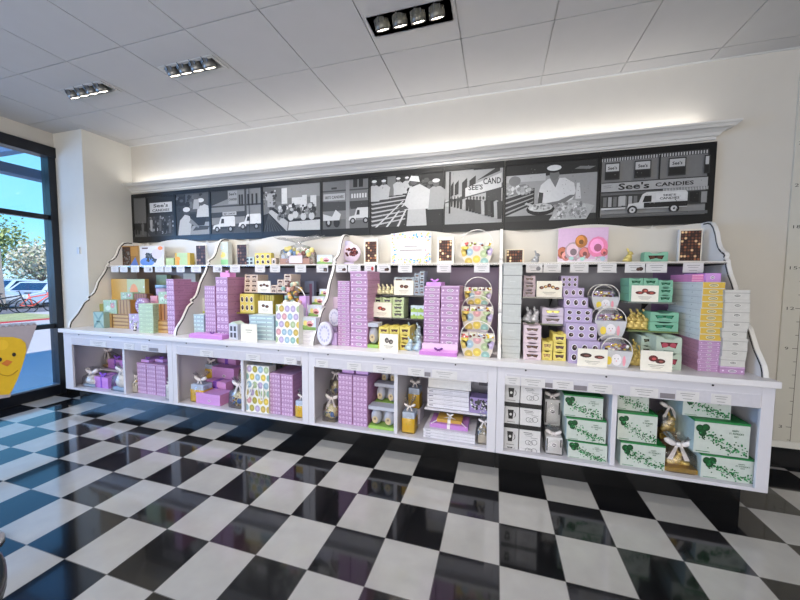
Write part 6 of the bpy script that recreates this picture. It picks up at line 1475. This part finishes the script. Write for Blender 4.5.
# car
def car(loc, rz, col, label, Lc=4.5, W=1.8, H=1.42, van=False):
    t = thing('car' if not van else 'van', label, 'car' if not van else 'van', loc, None, rz)
    if van: side = [(-Lc/2, .35), (-Lc/2+.05, .3), (Lc/2-.1, .3), (Lc/2, .5), (Lc/2-.05, 1.0), (Lc/2-.9, 1.25), (Lc/2-1.6, H), (-Lc/2+.1, H), (-Lc/2, H-.15)]
    else: side = [(-Lc/2, .35), (-Lc/2+.1, .25), (Lc/2-.1, .25), (Lc/2, .45), (Lc/2-.05, .72), (Lc/2-1.1, .88), (Lc/2-1.75, H-.05), (.1, H), (-Lc/2+1.2, H-.06), (-Lc/2+.55, .95), (-Lc/2+.05, .88)]
    m = MB(); n = len(side)
    def sec(y, k): return [(x, y, z if z < .9 else .9+(z-.9)*1) for x, z in side]
    R = []
    for y, k in ((-W/2+.0, .9), (-W/2+.06, 1), (W/2-.06, 1), (W/2, .9)):
        R.append([(x*(.985 if k < 1 else 1), y+(math.copysign(.16, -y)*max(0, (z-.88)/(H-.88))), z if k == 1 else .3+(z-.3)*.985) for x, z in side])
    m.rings(R, col, smooth=False); m.build('body', CARP, t, .03)
    g = MB()
    for s in (-1, 1):
        y = s*(W/2-.05); 
        if van: q = [(.2, 1.3), (Lc/2-1.3, 1.3), (Lc/2-1.6, H-.15), (.2, H-.15)]
        else: q = [(Lc/2-1.25, .92), (Lc/2-1.8, H-.12), (-Lc/2+1.25, H-.13), (-Lc/2+.75, .96)]
        pts = [(x, y-s*(-.012)-s*.16*max(0, (z-.88)/(H-.88))+s*.05, z) for x, z in q]; g.face(pts if s < 0 else pts[::-1], (.10, .14, .2))
    g.face([(Lc/2-1.16+.02, -W/2+.2, .92), (Lc/2-1.16+.02, W/2-.2, .92), (Lc/2-1.70+.02, W/2-.28, H-.1), (Lc/2-1.70+.02, -W/2+.28, H-.1)], (.12, .25, .36))
    g.build('windows', GLOSS, t)
    for sx in (-1, 1):
        for sy in (-1, 1):
            w = MB(); w.lathe([(.001, -.1), (.2, -.1), (.32, -.09), (.33, 0), (.32, .09), (.001, .09)], 0, 0, (.07, .07, .08), 24, ax='y', cz=0, cols=None)
            w.lathe([(.001, .095), (.2, .095), (.2, .11), (.001, .11)], 0, 0, (.62, .63, .66), 16, ax='y', cz=0); w.lathe([(.001, -.105), (.2, -.105), (.2, -.11), (.001, -.11)], 0, 0, (.62, .63, .66), 16, ax='y', cz=0)
            o = w.build('wheel', DARKM, t); o.location = (sx*(Lc/2-.85), sy*(W/2-.12), .33)
    l = MB(); 
    for s in (-1, 1): l.box(Lc/2-.12, Lc/2-.01, s*(W/2-.3)-.14, s*(W/2-.3)+.14, .6, .72, (.93, .93, .95)); l.box(-Lc/2+.0, -Lc/2+.06, s*(W/2-.25)-.1, s*(W/2-.25)+.1, .7, .86, (.75, .1, .1))
    l.build('lights', GLOSS, t)
    return t
GP = GZ-.06
car((-25.0, 10.0, GP), math.radians(-62), (.74, .80, .88), 'pale blue sedan parked nearest behind the bicycles', 4.6)
car((-32.5, 12.0, GP), math.radians(-70), (.72, .82, .92), 'light blue car in the second row behind the sedan', 4.5, H=1.5)
car((-23.6, 5.15, GP), math.radians(-78), (.60, .54, .50), 'tall tan van at the left edge of the window', 4.8, 1.9, 3.4, True)
# bicycles
def bike(loc, rz, col, label):
    t = thing('bicycle', label, 'bicycle', loc, 'parked bicycles', rz)
    for x in (-.52, .52):
        m = MB(); pts = [(x+.33*math.cos(a), 0, .33+.33*math.sin(a)) for a in [2*PI*k/28 for k in range(29)]]; m.tube(pts, .022, (.08, .08, .09), 6)
        for k in range(10): a = PI*k/5; m.tube([(x, 0, .33), (x+.32*math.cos(a), 0, .33+.32*math.sin(a))], .004, (.5, .5, .5), 4)
        m.build('wheel', DARKM, t)
    m = MB()
    for p, q in (((-.52, .33), (-.12, .30)), ((-.52, .33), (-.2, .72)), ((-.12, .30), (-.24, .85)), ((-.12, .30), (.36, .75)), ((-.2, .7), (.34, .82)), ((.52, .33), (.34, .92))): m.tube([(p[0], 0, p[1]), (q[0], 0, q[1])], .028, col, 8)
    m.build('frame', CARP, t)
    m = MB(); m.blob((-.26, 0, .90), (.14, .07, .035), (.08, .08, .08)); m.build('saddle', DARKM, t)
    m = MB(); m.tube([(.34, 0, .9), (.32, 0, 1.0)], .015, .1); m.tube([(.28, -.27, 1.02), (.34, 0, 1.0), (.28, .27, 1.02)], .014, (.08, .08, .08), 6); m.build('handlebar', DARKM, t)
    m = MB(); m.lathe([(.001, -.02), (.09, -.02), (.09, -.03), (.001, -.03)], -.12, 0, .15, 16, ax='y', cz=.30); m.tube([(-.12, -.06, .30), (-.04, -.06, .16)], .01, .1, 5); m.build('crank', DARKM, t)
c1 = hit(31, 312, 2, GZ)
bike((-20.6, 7.55, GP), math.radians(63), (.93, .42, .36), 'coral red bicycle parked outside before the pale sedan')
bike((-20.3, 6.5, GP), math.radians(58), (.16, .18, .22), 'dark bicycle parked left of the coral one')
# trees
def tree(x, y, h, r, leafc, label, n=1500, trunk=(.62, .55, .48), th=None, seed=1, z0=GP, leaf=.17):
    t = thing('tree', label, 'tree', (x, y, z0), 'trees in the parking lot'); rd = random.Random(seed)
    th = th or h*.45; m = MB(); m.tube([(0, 0, 0), (.05, 0, th*.5), (0, .05, th)], [r*.05+.06, r*.04+.04, .06], trunk, 8)
    for k in range(9):
        a = 2*PI*k/9; e = (r*.6*math.cos(a), r*.6*math.sin(a), th+(h-th)*rd.uniform(.3, .75)); m.tube([(0, 0, th*.75), (e[0]*.5, e[1]*.5, (th+e[2])/2), e], [.06, .035, .015], trunk, 5)
    m.build('trunk', MATTE, t)
    f = MB(); cl = []
    for k in range(26):
        a, q = rd.uniform(0, 2*PI), rd.uniform(.15, .95); u = rd.random()
        cl.append((r*q*math.cos(a)*.8*math.sqrt(1-abs(u-.45)), r*q*math.sin(a)*.8*math.sqrt(1-abs(u-.45)), th+(h-th)*(.08+.86*u)))
    for k in range(n):
        c = rd.choice(cl); s = r*.24
        p = Vector((c[0]+rd.gauss(0, s), c[1]+rd.gauss(0, s), c[2]+rd.gauss(0, s*.8)))
        u = Vector((rd.uniform(-1, 1), rd.uniform(-1, 1), rd.uniform(-1, 1))).normalized(); v = u.cross(Vector((rd.uniform(-1, 1), rd.uniform(-1, 1), rd.uniform(-1, 1)))).normalized(); L_ = leaf*rd.uniform(.6, 1.3)
        f.face([p-u*L_, p-v*L_*.5, p+u*L_, p+v*L_*.5], rd.choice(leafc))
    f.build('foliage', LEAF, t)
GRN = [(.48, .56, .32), (.58, .64, .38), (.66, .71, .46), (.40, .48, .28)]
PAL = [(.80, .79, .70), (.88, .86, .80), (.68, .72, .56), (.76, .72, .62)]
tree(-37.5, 16.0, 3.9, 2.6, PAL, 'pale blossoming tree in the parking lot, in front', 2600, seed=2, th=1.7)
tree(-44, 15.8, 6.1, 3.0, GRN, 'leafy green tree behind the pale blossoming tree', 2600, seed=3, th=2.4)
tree(-46, 23.0, 4.6, 2.4, GRN, 'smaller green tree at the right of the window view', 1600, seed=4)
for i in range(7):
    f = MB(); rd = random.Random(40+i)
    for k in range(420):
        p = Vector((max(-1.8, min(1.8, rd.gauss(0, 1.0))), max(-1.3, min(1.3, rd.gauss(0, 1.0))), .1+abs(rd.gauss(.55, .4)))); u = Vector((rd.uniform(-1, 1), rd.uniform(-1, 1), rd.uniform(-1, 1))).normalized(); v = u.cross(Vector((.3, .8, .5))).normalized()
        f.face([p-u*.2, p-v*.1, p+u*.2, p+v*.1], rd.choice([(.16, .22, .12), (.2, .28, .15), (.24, .32, .18)]))
    o = f.build('shrub', LEAF); o.location = (-52+.5*i, 12+3.2*i, GP); tag(o, 'dark green hedge shrub in the row behind the parked cars', 'shrub', 'hedge shrubs at the far side of the lot')
for x, y in ((-44.5, 17.9), (-41, 13.2)):
    pass
# ================================================================ LIGHT
wd = bpy.data.worlds.new('sky'); SC.world = wd; wd.use_nodes = True
nt = wd.node_tree; bg = nt.nodes['Background']
tc = nt.nodes.new('ShaderNodeTexCoord'); sp = nt.nodes.new('ShaderNodeSeparateXYZ'); nt.links.new(tc.outputs['Generated'], sp.inputs[0])
rp = nt.nodes.new('ShaderNodeValToRGB'); nt.links.new(sp.outputs[2], rp.inputs[0]); nt.links.new(rp.outputs[0], bg.inputs[0])
rp.color_ramp.elements[0].color = (*lin((.70, .88, .97)), 1); rp.color_ramp.elements[1].color = (*lin((.16, .46, .86)), 1); rp.color_ramp.elements[1].position = .8
e_ = rp.color_ramp.elements.new(.12); e_.color = (*lin((.50, .80, .97)), 1)
bg.inputs[1].default_value = E_SKY
wl = area('daylight_through_window', (-7.4, -3.4, 2.0), (0, 0, 0), 3.4, 2.6, E_WIN, (.24, .50, 1)); wl.rotation_euler = Vector((.72, .68, -.12)).to_track_quat('-Z', 'Z').to_euler()
area('front_fill_light', (-.8, BACKY+.05, 1.25), (PI/2, 0, 0), 6.5, 2.2, E_FRONT, (1, .965, .93))  # added fill lamp before the solid front wall, brightens the cabinet fronts
sl = bpy.data.lights.new('sun', 'SUN'); sl.energy = E_SUN; sl.angle = .01; sl.color = (1, .96, .9)
so = bpy.data.objects.new('sun', sl); COL.objects.link(so)
so.rotation_euler = Vector((.75, -.35, .9)).to_track_quat('Z', 'Y').to_euler()
vs = SC.view_settings; SC.display_settings.display_device = 'sRGB'
vs.view_transform = 'Standard'; vs.look = 'None'; vs.exposure = EXPO; vs.gamma = 1; vs.use_curve_mapping = False
